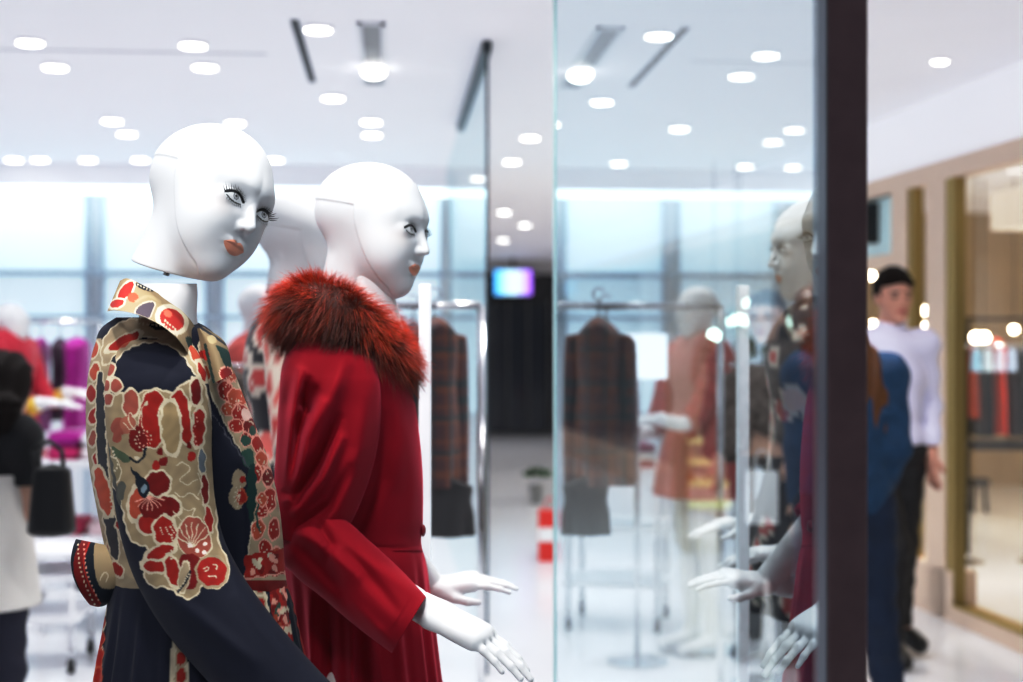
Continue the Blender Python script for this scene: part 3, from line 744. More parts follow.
def red_mannequin():
    D = 2.56
    base = PX(362, 344, D); base[2] = 0
    t = thing('mannequin', 'white bald mannequin seen side on in a crimson coat with a red fur collar', 'mannequin', base, 'dressed mannequins with painted faces')
    add_head(t, PX(374, 232.5, D), -26, 6, -5, .97)
    c = Cloth(); c.loft([(270, 345, 392, .05, 0), (300, 342, 396, .055, 0), (350, 330, 410, .075, 0)], D, n=16, m=40, hem=False); c.build('neck', M_WHITE, t)
    legs_and_base(t, base[0], base[1], .80)
    c = Cloth()
    fb = [([(400, 400), (404, 440), (398, 480)], 10, .010), ([(385, 420), (380, 480), (360, 530)], 8, -.012), ([(410, 430), (414, 480), (412, 530)], 5, .006), ([(360, 546), (390, 549), (424, 547)], 2.0, -.004)]
    c.loft([(322, 318, 372, .08, 0), (335, 296, 388, .13, 0), (360, 284, 402, .165, 0), (400, 279, 414, .17, 0), (440, 277, 420, .165, 0), (480, 277, 423, .155, 0), (520, 280, 423, .145, 0), (548, 283, 422, .14, 0), (552, 283, 423, .14, 0)], D + .02, n=120, m=160, sup=2.2, folds=fb)
    coat = tag(c.build('coat', M_REDCOAT, t), 'crimson wool coat with a raised waist seam')
    c = Cloth()
    c.loft([(546, 284, 421, .138, 0), (552, 283, 423, .142, 0), (600, 286, 430, .155, 0), (660, 290, 437, .165, 0), (760, 290, 450, .175, 0), (860, 288, 458, .18, 0)], D + .02, n=100, m=300, sup=2.1, pleat=(17, .028, 548, 640), folds=[([(330, 590), (330, 680), (330, 760)], 7, -.02), ([(352, 610), (352, 690), (352, 760)], 5, .018), ([(310, 590), (308, 680), (308, 760)], 5, .018)])
    c.build('coat_skirt', M_REDCOAT, coat)
    c = Cloth()
    up = [([(300, 372), (292, 420), (288, 486)], 5.5, 0.0340), ([(312, 392), (300, 430), (290, 492)], 6, -0.0306), ([(322, 404), (306, 440), (290, 500)], 5.5, 0.0306), ([(345, 360), (330, 400), (318, 440), (300, 480)], 9, 0.0238), ([(336, 420), (320, 460), (298, 500)], 7, -0.0238), ([(340, 440), (322, 480), (296, 512)], 6, 0.0255), ([(366, 400), (360, 450), (338, 505)], 9, 0.0136), ([(350, 470), (330, 505), (300, 530)], 6, -0.0170), ([(308, 380), (304, 404), (310, 412)], 4, -0.0170)]
    Dn = D - .135
    c.tube([(333, 337, Dn + .05, 6, .015), (332, 341, Dn + .04, 24, .035), (331, 352, Dn + .02, 39, .055), (330, 375, Dn, 48, .07), (330, 410, Dn - .005, 51, .075), (326, 450, Dn - .01, 50, .075), (318, 490, Dn - .02, 45, .072), (309, 522, Dn - .03, 38, .066), (304, 545, Dn - .035, 28, .056)], n=150, m=150, folds=up, hem=False)
    fo = [([(292, 528), (320, 545), (356, 575)], 9, 0.0192), ([(300, 548), (330, 580), (372, 625)], 7, -0.0128), ([(330, 530), (370, 560), (410, 590)], 8, 0.0096), ([(318, 520), (330, 545), (326, 565)], 5, -0.0128), ([(340, 590), (370, 622), (388, 642)], 6, 0.0112), ([(350, 555), (380, 590), (396, 610)], 6, -0.0096)]
    c.tube([(292, 527, Dn - .02, 16, .045), (300, 533, Dn - .035, 31, .058), (316, 545, Dn - .05, 37, .062), (345, 569, Dn - .075, 37, .062), (380, 600, Dn - .10, 36, .060), (409, 625.5, Dn - .12, 33, .056)], n=120, m=140, folds=fo, cutdir=(.52, -.86))
    c.build('sleeve', M_REDCOAT, coat)
    # near hand
    W = PX(428, 611, Dn - .105); TP = PX(528, 664, Dn - .165)
    hv, hf = place_hand(HAND_A, W, TP, np.array([.35, -.22, .90]), 1, 1.10)
    link_mesh('hand', hv, hf, M_WHITE, t)
    # far sleeve and bare far hand
    c = Cloth(); Df = D + .17
    c.tube([(340, 342, Df - .03, 8, .02), (341, 352, Df - .02, 36, .05), (344, 380, Df, 45, .066), (350, 440, Df + .01, 44, .066), (358, 490, Df + .01, 38, .058), (366, 516, Df + .015, 34, .052), (384, 534, Df + .025, 30, .046)], n=80, m=60)
    c.build('sleeve', M_REDCOAT, coat)
    wf = PX(433, 588, Df + .05)
    hv, hf = place_hand(HAND_B, wf, PX(500, 579, Df + .04), np.array([0, -.22, 1]), -1, .90)
    link_mesh('hand', hv, hf, M_WHITE, t)
    ef = PX(372, 520, Df + .02); fa = lambda X, Y, Z: cap(X, Y, Z, tuple(ef), tuple(wf), .040, .0265)
    q = np.stack([ef, wf]); av, af = surf_nets(fa, q.min(0) - .05, q.max(0) + .05, .004); link_mesh('arm', av, af, M_WHITE, t)
    # buttons at the waist
    a = PX(423, 531, D - .005); MB().ball(a, .011, 16, 10, (.5, 1, 1)).build('button', M_BUTTON, coat, smooth=True)
    fur_collar(coat, D)
    return t

def fur_collar(coat, D):
    path = np.array([(298, 320, .02, 22, .06), (300, 311, -.03, 28, .075), (310, 308, -.075, 32, .08), (332, 313, -.11, 32, .085), (356, 327, -.11, 29, .08), (376, 345, -.085, 25, .07), (390, 360, -.05, 20, .06), (396, 366, .0, 16, .05), (386, 342, .05, 19, .05), (360, 314, .10, 23, .055), (324, 304, .11, 25, .06), (304, 310, .075, 24, .06), (298, 320, .02, 22, .06)], float)
    tk = np.linspace(0, 1, len(path)); N, m = 130, 40
    r = hermite(tk, path, np.linspace(0, 1, N, endpoint=False))
    ctr = PX(r[:, 0], r[:, 1], D + r[:, 2]); rad = r[:, 3] / F * D * .80
    tan = np.roll(ctr, -1, 0) - np.roll(ctr, 1, 0); tan /= np.linalg.norm(tan, axis=1, keepdims=True)
    upv = np.array([0, 0, 1.0]); sx = np.cross(tan, upv); sx /= np.linalg.norm(sx, axis=1, keepdims=True); sz = np.cross(sx, tan)
    th = np.linspace(0, 2 * PI, m, endpoint=False)
    V = ctr[:, None] + rad[:, None, None] * (sx[:, None] * np.cos(th)[None, :, None] + sz[:, None] * np.sin(th)[None, :, None])
    faces = [(j * m + i, ((j + 1) % N) * m + i, ((j + 1) % N) * m + (i + 1) % m, j * m + (i + 1) % m) for j in range(N) for i in range(m)]
    verts = [V.reshape(-1, 3)]; cols = [np.tile([.10, .03, .02], (N * m, 1))]; allf = list(faces); k0 = N * m
    K = 42000; S = 5
    j = RNG.integers(0, N, K); a = RNG.uniform(0, 2 * PI, K)
    nrm = sx[j] * np.cos(a)[:, None] + sz[j] * np.sin(a)[:, None]
    root = ctr[j] + nrm * (rad[j] * .96)[:, None] + tan[j] * RNG.uniform(-.5, .5, K)[:, None] * .012
    cen = ctr.mean(0)
    outv = root - cen; outv[:, 2] = 0; outv /= np.linalg.norm(outv, axis=1, keepdims=True) + 1e-9
    clump = RNG.normal(0, 1, (40, 3)); cl = clump[(j // 4 * 7 + (a * 2.2).astype(int) * 3) % 40]
    dirv = nrm * .72 + outv * .30 + np.array([0, 0, -.42]) * (1 - .6 * np.clip(nrm[:, 2:], 0, 1)) + cl * .16 + RNG.normal(0, .16, (K, 3))
    dirv /= np.linalg.norm(dirv, axis=1, keepdims=True)
    L = RNG.uniform(.023, .045, K) * np.where(RNG.random(K) < .12, 1.35, 1)
    side = np.cross(dirv, RNG.normal(0, 1, (K, 3))); side /= np.linalg.norm(side, axis=1, keepdims=True)
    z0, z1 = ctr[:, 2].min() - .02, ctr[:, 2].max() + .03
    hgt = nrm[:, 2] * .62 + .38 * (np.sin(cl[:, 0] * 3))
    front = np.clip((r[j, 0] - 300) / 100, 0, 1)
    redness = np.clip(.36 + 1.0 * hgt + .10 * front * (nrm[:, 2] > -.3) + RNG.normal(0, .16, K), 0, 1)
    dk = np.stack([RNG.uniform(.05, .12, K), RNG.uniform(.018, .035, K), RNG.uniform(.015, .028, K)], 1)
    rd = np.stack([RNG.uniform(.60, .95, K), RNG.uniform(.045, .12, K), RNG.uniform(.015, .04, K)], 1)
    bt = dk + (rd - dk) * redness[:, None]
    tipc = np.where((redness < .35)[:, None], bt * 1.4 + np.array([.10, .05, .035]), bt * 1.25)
    P = np.empty((K, S, 2, 3)); Q = np.empty((K, S, 2, 3))
    for s in range(S):
        q = s / (S - 1)
        p = root + dirv * (L * q)[:, None] + np.array([0, 0, -.012]) * (q * q) * (L / .04)[:, None]
        w = .00042 * (1 - .85 * q)
        P[:, s, 0] = p - side * w; P[:, s, 1] = p + side * w
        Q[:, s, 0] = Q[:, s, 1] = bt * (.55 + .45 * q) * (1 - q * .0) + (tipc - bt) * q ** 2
    verts.append(P.reshape(-1, 3)); cols.append(np.clip(Q.reshape(-1, 3), 0, 1))
    b = (np.arange(K) * S * 2)[:, None] + np.arange(S - 1)[None, :] * 2 + k0
    q = np.stack([b, b + 1, b + 3, b + 2], -1).reshape(-1, 4)
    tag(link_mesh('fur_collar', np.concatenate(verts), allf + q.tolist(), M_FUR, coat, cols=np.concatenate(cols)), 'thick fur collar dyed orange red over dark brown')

floral_mannequin()
red_mannequin()
# ================================================================== people (one continuous body each, clothes as children)
def person_fields(J):
    """J: joints in local metres (x forward, y left, z up). Returns fields for torso, arms, legs, head."""
    def torso(X, Y, Z):
        c, p = J['chest'], J['pelvis']; mid = [(c[i] * .45 + p[i] * .55) for i in range(3)]; w = J.get('w', 1.0)
        d = ell(X, Y, Z, (c[0], c[1], c[2]), (.108, .160 * w, .19))
        d = smin(d, ell(X, Y, Z, mid, (.092, .132 * w, .17)), .07)
        d = smin(d, ell(X, Y, Z, p, (.105, .160 * w, .125)), .08)
        for s in ('L', 'R'): d = smin(d, cap(X, Y, Z, (c[0], c[1], c[2] + .14), J['sh' + s], .06, .055), .06)
        return d
    def arms(X, Y, Z):
        d = None
        for s in ('L', 'R'):
            e = smin(cap(X, Y, Z, J['sh' + s], J['el' + s], .054, .040), cap(X, Y, Z, J['el' + s], J['wr' + s], .040, .026), .02)
            d = e if d is None else np.minimum(d, e)
        return d
    def hands(X, Y, Z):
        d = None
        for s, sg in (('L', 1), ('R', -1)):
            w = np.array(J['wr' + s], float); e = np.array(J['el' + s], float); x = (w - e) / np.linalg.norm(w - e)
            f = np.array([1.0, 0, 0]); f = f - x * (f @ x); f /= np.linalg.norm(f); n = np.cross(x, f) * sg       # thumb forward, back of hand outwards
            P = lambda a, b, c: tuple(w + x * a + f * b + n * c)
            e2 = cap(X, Y, Z, P(-.01, 0, 0), P(.03, 0, 0), .025, .028); e2 = smin(e2, cap(X, Y, Z, P(.03, -.018, 0), P(.085, -.022, 0), .020, .016), .02)
            e2 = smin(e2, cap(X, Y, Z, P(.03, .018, 0), P(.085, .024, 0), .020, .016), .02)
            for k, (o, L) in enumerate(((.030, .070), (.010, .078), (-.010, .072), (-.030, .056))):
                q = smin(cap(X, Y, Z, P(.085, o, 0), P(.085 + L * .5, o * 1.05, .004 * sg * 0), .0105, .0098), cap(X, Y, Z, P(.085 + L * .5, o * 1.05, 0), P(.085 + L * .92, o, -.022), .0095, .0075), .006)
                e2 = smin(e2, q, .006)
            q = smin(cap(X, Y, Z, P(.02, .028, 0), P(.06, .055, -.010), .014, .012), cap(X, Y, Z, P(.06, .055, -.010), P(.092, .060, -.022), .0115, .009), .006)
            e2 = smin(e2, q, .010)
            d = e2 if d is None else np.minimum(d, e2)
        return d
    def legs(X, Y, Z):
        d = None
        for s in ('L', 'R'):
            e = smin(cap(X, Y, Z, J['hp' + s], J['kn' + s], .086, .056), cap(X, Y, Z, J['kn' + s], J['an' + s], .056, .036), .03)
            d = e if d is None else smin(d, e, .03)
        return d
    def feet(X, Y, Z):
        d = None
        for s in ('L', 'R'):
            a, t = J['an' + s], J['to' + s]
            e = smin(cap(X, Y, Z, a, t, .040, .030), cap(X, Y, Z, a, (a[0] * 1.25 - t[0] * .25, a[1], a[2] - .05), .036, .03), .03)
            d = e if d is None else np.minimum(d, e)
        return d
    def head(X, Y, Z):
        h = J['head']; x, y, z = X - h[0], Y - h[1], Z - h[2]
        t = J.get('turn', 0.0); ct, st = math.cos(t), math.sin(t); x, y = x * ct + y * st, -x * st + y * ct
        ya = np.abs(y)
        d = ell(x, y, z, (-.008, 0, .028), (.098, .077, .090))
        d = smin(d, ell(x, y, z, (.022, 0, -.040), (.064, .058, .080)), .03)
        d = smin(d, cap(x, y, z, (.085, 0, .01), (.104, 0, -.026), .006, .011), .014)
        d = smin(d, cap(x, ya, z, (.082, .012, .022), (.066, .045, .022), .007), .014)
        d = smax(d, -ell(x, ya, z, (.100, .031, .004), (.018, .018, .010)), .012)
        d = smin(d, ell(x, y, z, (.080, 0, -.058), (.012, .022, .011)), .008)
        d = smin(d, ell(x, y, z, (.070, 0, -.098), (.020, .022, .016)), .02)
        d = smin(d, ell(x, ya, z, (-.005, .078, -.004), (.020, .010, .030)), .006)
        return d
    def neck(X, Y, Z):
        h = J['head']; c = J['chest']; return cap(X, Y, Z, (c[0] - .005, c[1], c[2] + .13), (h[0] - .02, h[1], h[2] - .06), .060, .052)
    return dict(torso=torso, arms=arms, hands=hands, legs=legs, feet=feet, head=head, neck=neck)

def std_joints(**kw):
    J = dict(pelvis=(0, 0, .95), chest=(0, 0, 1.27), head=(.02, 0, 1.63), shL=(0, .175, 1.415), shR=(0, -.175, 1.415), elL=(-.02, .225, 1.13), elR=(-.02, -.225, 1.13), wrL=(.03, .24, .88), wrR=(.03, -.24, .88),
             hpL=(0, .085, .90), hpR=(0, -.085, .90), knL=(.02, .09, .49), knR=(.02, -.09, .49), anL=(-.01, .09, .085), anR=(-.01, -.09, .085), toL=(.13, .10, .04), toR=(.13, -.10, .04))
    J.update(kw); return J

def bounds(J, pad=.16):
    A = np.array([v for v in J.values() if isinstance(v, tuple)]); return A.min(0) - pad, A.max(0) + pad

M_SKIN = mat('skin', (1, 1, 1), rough=.5, attr=True)
def make_person(name, label, loc, yaw, J, garments, group=None, h=.0095, scale=1.0, skin=(.62, .38, .28), hair=None, cat='person'):
    t = thing(name, label, cat, loc, group)
    Fd = person_fields(J); lo, hi = bounds(J); lo[2] = 0.0
    def body(X, Y, Z):
        d = smin(Fd['torso'](X, Y, Z), Fd['legs'](X, Y, Z), .04); d = smin(d, Fd['arms'](X, Y, Z), .03); d = smin(d, Fd['neck'](X, Y, Z), .03)
        d = smin(d, Fd['head'](X, Y, Z), .015); d = np.minimum(d, smin(d, Fd['hands'](X, Y, Z), .01)); return smin(d, Fd['feet'](X, Y, Z), .02)
    v, f = surf_nets(body, lo, hi, h * .8)
    c = np.tile(np.array(skin), (len(v), 1)); hd = J['head']; tr = J.get('turn', 0.0)
    x0, y0, z = v[:, 0] - hd[0], v[:, 1] - hd[1], v[:, 2] - hd[2]; x = x0 * math.cos(tr) + y0 * math.sin(tr); y = -x0 * math.sin(tr) + y0 * math.cos(tr)
    fr = x > .03
    c[fr & ((np.abs(y) / .024) ** 2 + ((z + .060) / .010) ** 2 < 1)] = (.50, .16, .14)
    c[fr & (((np.abs(y) - .032) / .015) ** 2 + ((z - .004) / .007) ** 2 < 1)] = (.06, .04, .035)
    c[fr & (((np.abs(y) - .033) / .020) ** 2 + ((z - .026) / .006) ** 2 < 1)] = (.05, .03, .025)
    T = lambda q: xform(q, loc, yaw, 0, 0, scale)
    link_mesh('body', T(v), f, M_SKIN, t, cols=c)
    for g in garments:
        gn, fn, m = g[0], g[1], g[2]; lab = g[3] if len(g) > 3 else None; hh = g[4] if len(g) > 4 else h
        gv, gf = surf_nets(lambda X, Y, Z: fn(Fd, X, Y, Z), lo - .05, hi + .05, hh)
        gcol = g[5](gv) if len(g) > 5 else None
        o = link_mesh(gn, T(gv), gf, m, t, cols=gcol)
        if lab: o['label'] = lab
    return t

def wr(Z, amp, k): return amp * np.sin(Z * k)
def shirt_fn(infl, hem, sl, J):
    def fn(Fd, X, Y, Z):
        a = Fd['arms'](X, Y, Z)
        d = smin(Fd['torso'](X, Y, Z), a, .04) - infl - .004 * np.sin(Z * 46 + Y * 22) * np.sin(Y * 30 + X * 9)
        col = cap(X, Y, Z, (J['chest'][0] - .005, J['chest'][1], J['chest'][2] + .14), (J['head'][0] - .03, J['head'][1], J['head'][2] - .13), .074, .066)
        d = smin(d, col, .02); d = smax(d, hem - Z, .008)
        if sl is not None: d = smax(d, sl(X, Y, Z), .005)
        return d
    return fn
def wrist_cut(J, back=.0):
    def sl(X, Y, Z):
        m = None
        for s in ('L', 'R'):
            w = np.array(J['wr' + s], float); e = np.array(J['el' + s], float); x = (w - e) / np.linalg.norm(w - e); w = w - x * back
            q = (X - w[0]) * x[0] + (Y - w[1]) * x[1] + (Z - w[2]) * x[2]
            near = np.sqrt((X - w[0]) ** 2 + (Y - w[1]) ** 2 + (Z - w[2]) ** 2) - .22
            q = np.where(near < 0, q, -1); m = q if m is None else np.maximum(m, q)
        return m
    return sl
def pants_fn(infl, waist, J):
    def fn(Fd, X, Y, Z):
        d = smin(Fd['legs'](X, Y, Z), np.maximum(Fd['torso'](X, Y, Z), Z - 1.02), .03) - infl - .003 * np.sin(Z * 60 + X * 30)
        d = smax(d, Z - waist, .008); return smax(d, .075 - Z, .008)
    return fn
def shoes_fn():
    return lambda Fd, X, Y, Z: smax(smax(Fd['feet'](X, Y, Z) - .010, .012 - Z, .006), Z - .115, .01)
def short_hair(J, top=.022):
    def fn(Fd, X, Y, Z):
        h = J['head']; x0, y0, z = X - h[0], Y - h[1], Z - h[2]; t = J.get('turn', 0.0); x = x0 * math.cos(t) + y0 * math.sin(t)
        d = ell(X, Y, Z, (h[0] - .010, h[1], h[2] + .044), (.104, .083, .101)) - .004 * np.sin(X * 130) * np.sin(Y * 110 + 1) - .004
        return smax(d, np.minimum(.068 - z - .25 * np.abs(Y - h[1]), np.maximum(x - .022, -.05 - z)), .012)
    return fn
def long_hair(J, length=.42, w=.105, dy=0.0):
    def fn(Fd, X, Y, Z):
        h = J['head']; x0, y0, z = X - h[0], Y - h[1], Z - h[2]; t = J.get('turn', 0.0); x = x0 * math.cos(t) + y0 * math.sin(t)
        d = ell(X, Y, Z, (h[0] - .014, h[1], h[2] + .034), (.108, .092, .100))
        fall = cap(X * 1.25 - h[0] * .25, Y, Z, (h[0] - .055, h[1], h[2]), (h[0] - .125, h[1] + dy, h[2] - length), w * .82, w)
        fall2 = ell(X, Y, Z, (h[0] - .125, h[1] + dy, h[2] - length * .62), (.06, w * 1.25, length * .55))
        d = smin(d, np.minimum(fall, fall2), .05) - .004 * np.sin(Y * 120 + Z * 9)
        return smax(d, np.minimum(.055 - z, x - .010), .014)
    return fn
# ================================================================== the setting
M_CEIL = mat('glowing_ceiling_paint', (.80, .80, .84), rough=.7, emit=.13, ecol=(.90, .90, 1.0), noise=.02, nscale=3)  # faint glow in the paint stands in for ambient light
M_FLOOR = mat('white_gloss_floor', (.78, .79, .82), rough=.16, spec=.5, noise=.03, nscale=2)
M_WALL = mat('white_wall', (.82, .83, .86), rough=.6, noise=.03, nscale=5)
M_PANEL = mat('backlit_panel', (.68, .78, .84), rough=.5, emit=.36, ecol=(.70, .86, .96))
M_STRIP = mat('light_strip', (.8, .95, 1), emit=1.7, ecol=(.78, .95, 1.0))
M_RAIL = mat('grey_rail', (.42, .49, .56), rough=.4)
M_SLOT = mat('black_slot', (.015, .015, .02), rough=.5)
M_BROWN = mat('brown_metal', (.23, .135, .14), rough=.42, spec=.5, noise=.15, nscale=30)
M_BROWNS = mat('post_side_reflection', (.17, .19, .24), rough=.3)  # blue-grey reflection on the post's side put into its colour
M_BEIGE = mat('beige_frame', (.80, .64, .52), rough=.5, noise=.04, nscale=8)
M_GOLD = mat('gold_strip', (.42, .31, .11), rough=.35, metal=.6)
M_LAMP = mat('lamp_glow', (1, 1, 1), emit=9, ecol=(1, .98, .96))
M_TRIM = mat('lamp_trim', (.75, .75, .78), rough=.4)
M_GREYF = mat('lamp_box_grey', (.30, .30, .31), rough=.5)
M_DARKGL = mat('dark_edge', (.03, .045, .06), rough=.3)
G_FRONT = glass_mat('front_glass', (.97, .985, .99), (1, 1, 1), .012, .5, 5.0, .6)
G_SIDE = glass_mat('side_glass', (.86, .93, .95), (.86, .95, .98), .04, 1.0, 2.9, .68)
G_FAR = glass_mat('far_glass', (.90, .95, .96), (.85, .95, .97), .04, .7, 3.5, .6)
G_SHOP = glass_mat('shop_glass', (.95, .95, .93), (1, 1, 1), .05, .5, 4.0, .5)

XG = .415; H = 2.72; YB = 10.6; XL = -4.4; YF = 22.0
Y_NEAR, Y_FAR, Y_PANE2 = XG / TAN(817), XG / TAN(555), XG / TAN(487)
struct('floor', MB().box((-6, -2.5, -.1), (9, 26, 0)), M_FLOOR)
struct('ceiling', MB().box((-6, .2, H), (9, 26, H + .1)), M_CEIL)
struct('wall_back', MB().box((XL - .1, YB + .06, 0), (XG + .06, YB + .2, H)), M_WALL)
struct('wall_left', MB().box((XL - .1, -.5, 0), (XL, YB + .06, H)), M_WALL)
struct('wall_passage', MB().box((XG - .02, YB + .2, 0), (XG + .1, YF, H)), M_WALL)
# back wall: pale backlit panels between slim grey uprights, a strip of light along the top
zs = ZY(193, 10.6)
k0 = WX(95, YB); step = .862
bays = [k0 + step * k for k in range(-6, 5)]
nwin = 0
def prism(x0, x1, y0, y1, z0, z1): return MB().box((x0, y0, z0), (x1, y1, z1))
for i, xc in enumerate(bays):
    x0, x1 = xc + .065, min(xc + step - .065, XG - .02)
    if x1 - x0 < .1: continue
    mb = MB().box((x0, YB + .02, .9), (x1, YB + .059, zs - .04)); struct('wall_back_panel', mb, M_PANEL)
up = MB()
for xc in bays:
    for s in (-.058, .058):
        if xc + s < XG: up.box((xc + s - .010, YB - .03, .05), (xc + s + .010, YB + .03, zs - .03))
struct('trim_1', up, M_RAIL)
rl = MB().box((XL, YB - .05, ZY(275, YB) - .02), (XG, YB + .01, ZY(275, YB) + .02)).box((XL, YB - .05, ZY(318, YB) - .014), (XG, YB + .01, ZY(318, YB) + .014))
struct('trim_2', rl, M_RAIL)
struct('trim_3', MB().box((XL, YB - .10, zs - .035), (XG, YB - .02, zs + .005)), M_STRIP)
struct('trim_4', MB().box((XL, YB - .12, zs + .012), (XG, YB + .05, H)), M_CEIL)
# glazing
struct('window_1', MB().add([(XG, Y_NEAR, 0), (XG, Y_FAR, 0), (XG, Y_FAR, H), (XG, Y_NEAR, H)], [(0, 1, 2, 3)]), G_SIDE)
struct('window_2', MB().add([(XG, Y_PANE2, 0), (XG, YB, 0), (XG, YB, H), (XG, Y_PANE2, H)], [(0, 1, 2, 3)]), G_FAR)
struct('window_3', MB().add([(-2.2, Y_NEAR, 0), (XG, Y_NEAR, 0), (XG, Y_NEAR, H), (-2.2, Y_NEAR, H)], [(0, 1, 2, 3)]), G_FRONT)
struct('trim_5', MB().box((XG - .006, Y_PANE2 - .012, 0), (XG + .006, Y_PANE2, H)), M_DARKGL)
struct('trim_6', MB().box((XG - .02, Y_PANE2, H - .045), (XG + .02, YB - 2.2, H)), M_DARKGL)
struct('trim_7', MB().box((XG - .004, Y_FAR - .004, 0), (XG + .004, Y_FAR + .012, H)), mat('glass_edge', (.55, .75, .75), rough=.2))
# dark brown post at the corner of the window
YP = 1.50; XP = YP * TAN(828); XP2 = YP * TAN(868)
ps = struct('trim_8', MB().box((XP, YP, 0), (XP2, YP + .045, H), .002), M_BROWN)
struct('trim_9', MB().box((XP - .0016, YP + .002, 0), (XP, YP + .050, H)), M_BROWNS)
# ceiling: dark slots
def slot(px0, py0, px1, py1, wd):
    def g(px, py): D = (H - EYE) * F / (344 - py); p = PX(px, py, D); return p
    a, b = g(px0, py0), g(px1, py1); x = (a[0] + b[0]) / 2
    return MB().box((x - wd, min(a[1], b[1]), H - .004), (x + wd, max(a[1], b[1]), H + .02))
struct('trim_10', slot(296, 20, 311, 82, .017), M_SLOT)
D0 = (H - EYE) * F / (344 - 52); y0 = PX(130, 52, D0)[1]
struct('trim_11', MB().box((XL, y0 - .012, H - .002), (-.55, y0 + .012, H + .02)), mat('ceiling_joint', (.5, .5, .55), rough=.7))
# ================================================================== inside the shop
M_PLAIN = mat('plain_cloth', (1, 1, 1), rough=.8, sheen=.2, attr=True)
M_WLACQ = mat('white_lacquer', (.84, .85, .88), rough=.3)
M_CHROME = mat('chrome_tube', (.7, .71, .73), rough=.18, metal=1)
M_RUBBER = mat('black_rubber', (.02, .02, .022), rough=.6)
M_BLACKL = mat('black_leather', (.014, .014, .016), rough=.4)

def garment(name, label, cat, c, yaw, wd, z0, z1, th, colf, group=None, flare=1.0, folds=5, sleeves=False, hook=True):
    """A garment on its hanger: shoulders, body with hanging folds; c = (x, y)."""
    t = thing(name, label, cat, (c[0], c[1], z0), group)
    n, m = 46, 72; ca, sa = math.cos(yaw), math.sin(yaw)
    q = np.linspace(0, 1, n)[:, None]; th_ = np.linspace(0, 2 * PI, m, endpoint=False)[None, :]
    half = wd / 2 * (np.clip(q / .10, 0, 1) ** .6 * .72 + .28) * (1 - .10 * np.exp(-((q - .42) / .14) ** 2)) * (1 + (flare - 1) * np.clip((q - .45) / .55, 0, 1)); half[0] *= .35
    dep = th / 2 * (np.clip(q / .06, 0, 1) ** .5 * .8 + .2)
    f = 1 + .16 * np.clip(q - .2, 0, 1) * np.cos(folds * th_ + c[0] * 9)
    U = half * np.sign(np.cos(th_)) * np.abs(np.cos(th_)) ** .8 * f; W = dep * np.sin(th_) * f
    Z = z1 - (z1 - z0) * q + 0 * U - .035 * np.abs(U) / (wd / 2) * np.exp(-q * 9)
    v = np.stack([c[0] + U * ca - W * sa, c[1] + U * sa + W * ca, Z], -1).reshape(-1, 3)
    cols = colf(U.ravel(), (q + 0 * U).ravel(), v)
    fc = grid_faces(n, m) + [tuple(range(m - 1, -1, -1))[::-1]]
    link_mesh('cloth', v, fc, M_PLAIN, t, cols=cols)
    if sleeves:
        for s in (-1, 1):
            path = [(s * wd * .40, z1 - .06), (s * wd * .46, z1 - .14), (s * wd * .50, z1 - .35), (s * wd * .50, z1 - .56)]
            k = 26; P = hermite(np.linspace(0, 1, 4), np.array(path), np.linspace(0, 1, k)); rr = np.linspace(.050, .042, k); rr[0] = .02
            a = np.linspace(0, 2 * PI, 20, endpoint=False)
            UU = P[:, :1] + rr[:, None] * np.cos(a); WW = rr[:, None] * np.sin(a) * .8; ZZ = P[:, 1:] + 0 * UU
            vv = np.stack([c[0] + UU * ca - WW * sa, c[1] + UU * sa + WW * ca, ZZ], -1).reshape(-1, 3)
            link_mesh('sleeve', vv, grid_faces(k, 20) + [tuple(range(20)), tuple(range((k - 1) * 20, k * 20))[::-1]], M_PLAIN, t, cols=colf(UU.ravel(), np.repeat(np.linspace(0, .8, k), 20), vv))
    if hook:
        hk = MB().cyl((c[0], c[1], z1 - .02), (c[0], c[1], z1 + .05), .004, n=8)
        for a in range(6):
            p0, p1 = -PI / 2 + a * .7, -PI / 2 + (a + 1) * .7
            hk.cyl((c[0] + .02 * math.cos(p0) * ca, c[1] + .02 * math.cos(p0) * sa, z1 + .07 + .02 * math.sin(p0)), (c[0] + .02 * math.cos(p1) * ca, c[1] + .02 * math.cos(p1) * sa, z1 + .07 + .02 * math.sin(p1)), .0035, n=8)
        hk.build('hanger_hook', M_CHROME, t)
    return t
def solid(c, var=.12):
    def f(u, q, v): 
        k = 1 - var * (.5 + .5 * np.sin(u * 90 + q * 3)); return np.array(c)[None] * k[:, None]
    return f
def plaid(base, a, b, s=.055):
    def f(u, q, v):
        z = v[:, 2]; c = np.tile(np.array(base, float), (len(u), 1))
        for co, w in ((u, .3), (z, .3)):
            k = (co / s) % 1 < w; c[k] = c[k] * .45 + np.array(a) * .55
        for co in (u, z):
            k = ((co / s + .6) % 1) < .10; c[k] = np.array(b)
        return c
    return f
def blossom(base, cols, n=90, seed=3):
    rg = np.random.default_rng(seed)
    def f(u, q, v):
        c = np.tile(np.array(base, float), (len(v), 1)); lo, hi = v.min(0), v.max(0)
        for k in range(n):
            p = lo + (hi - lo) * rg.random(3); r = rg.uniform(.012, .034); d = np.linalg.norm((v - p) * [1, .6, 1], axis=1); c[d < r * 1.3] = (.62, .55, .48); c[d < r] = cols[k % len(cols)]
        return c
    return f
def rail(name, label, a, b, z, group=None, legs=True):
    t = thing(name, label, 'clothes rail', ((a[0] + b[0]) / 2, (a[1] + b[1]) / 2, 0), group)
    MB().cyl((a[0], a[1], z), (b[0], b[1], z), .013, n=14).build('rail', M_CHROME, t, smooth=True)
    for p in (a, b):
        MB().cyl((p[0], p[1], .02), (p[0], p[1], z), .013, n=14).build('post', M_CHROME, t, smooth=True)
        MB().lathe((p[0], p[1], 0), [(.14, 0), (.14, .012), (.02, .02)], 24).build('foot', M_CHROME, t)
    return t

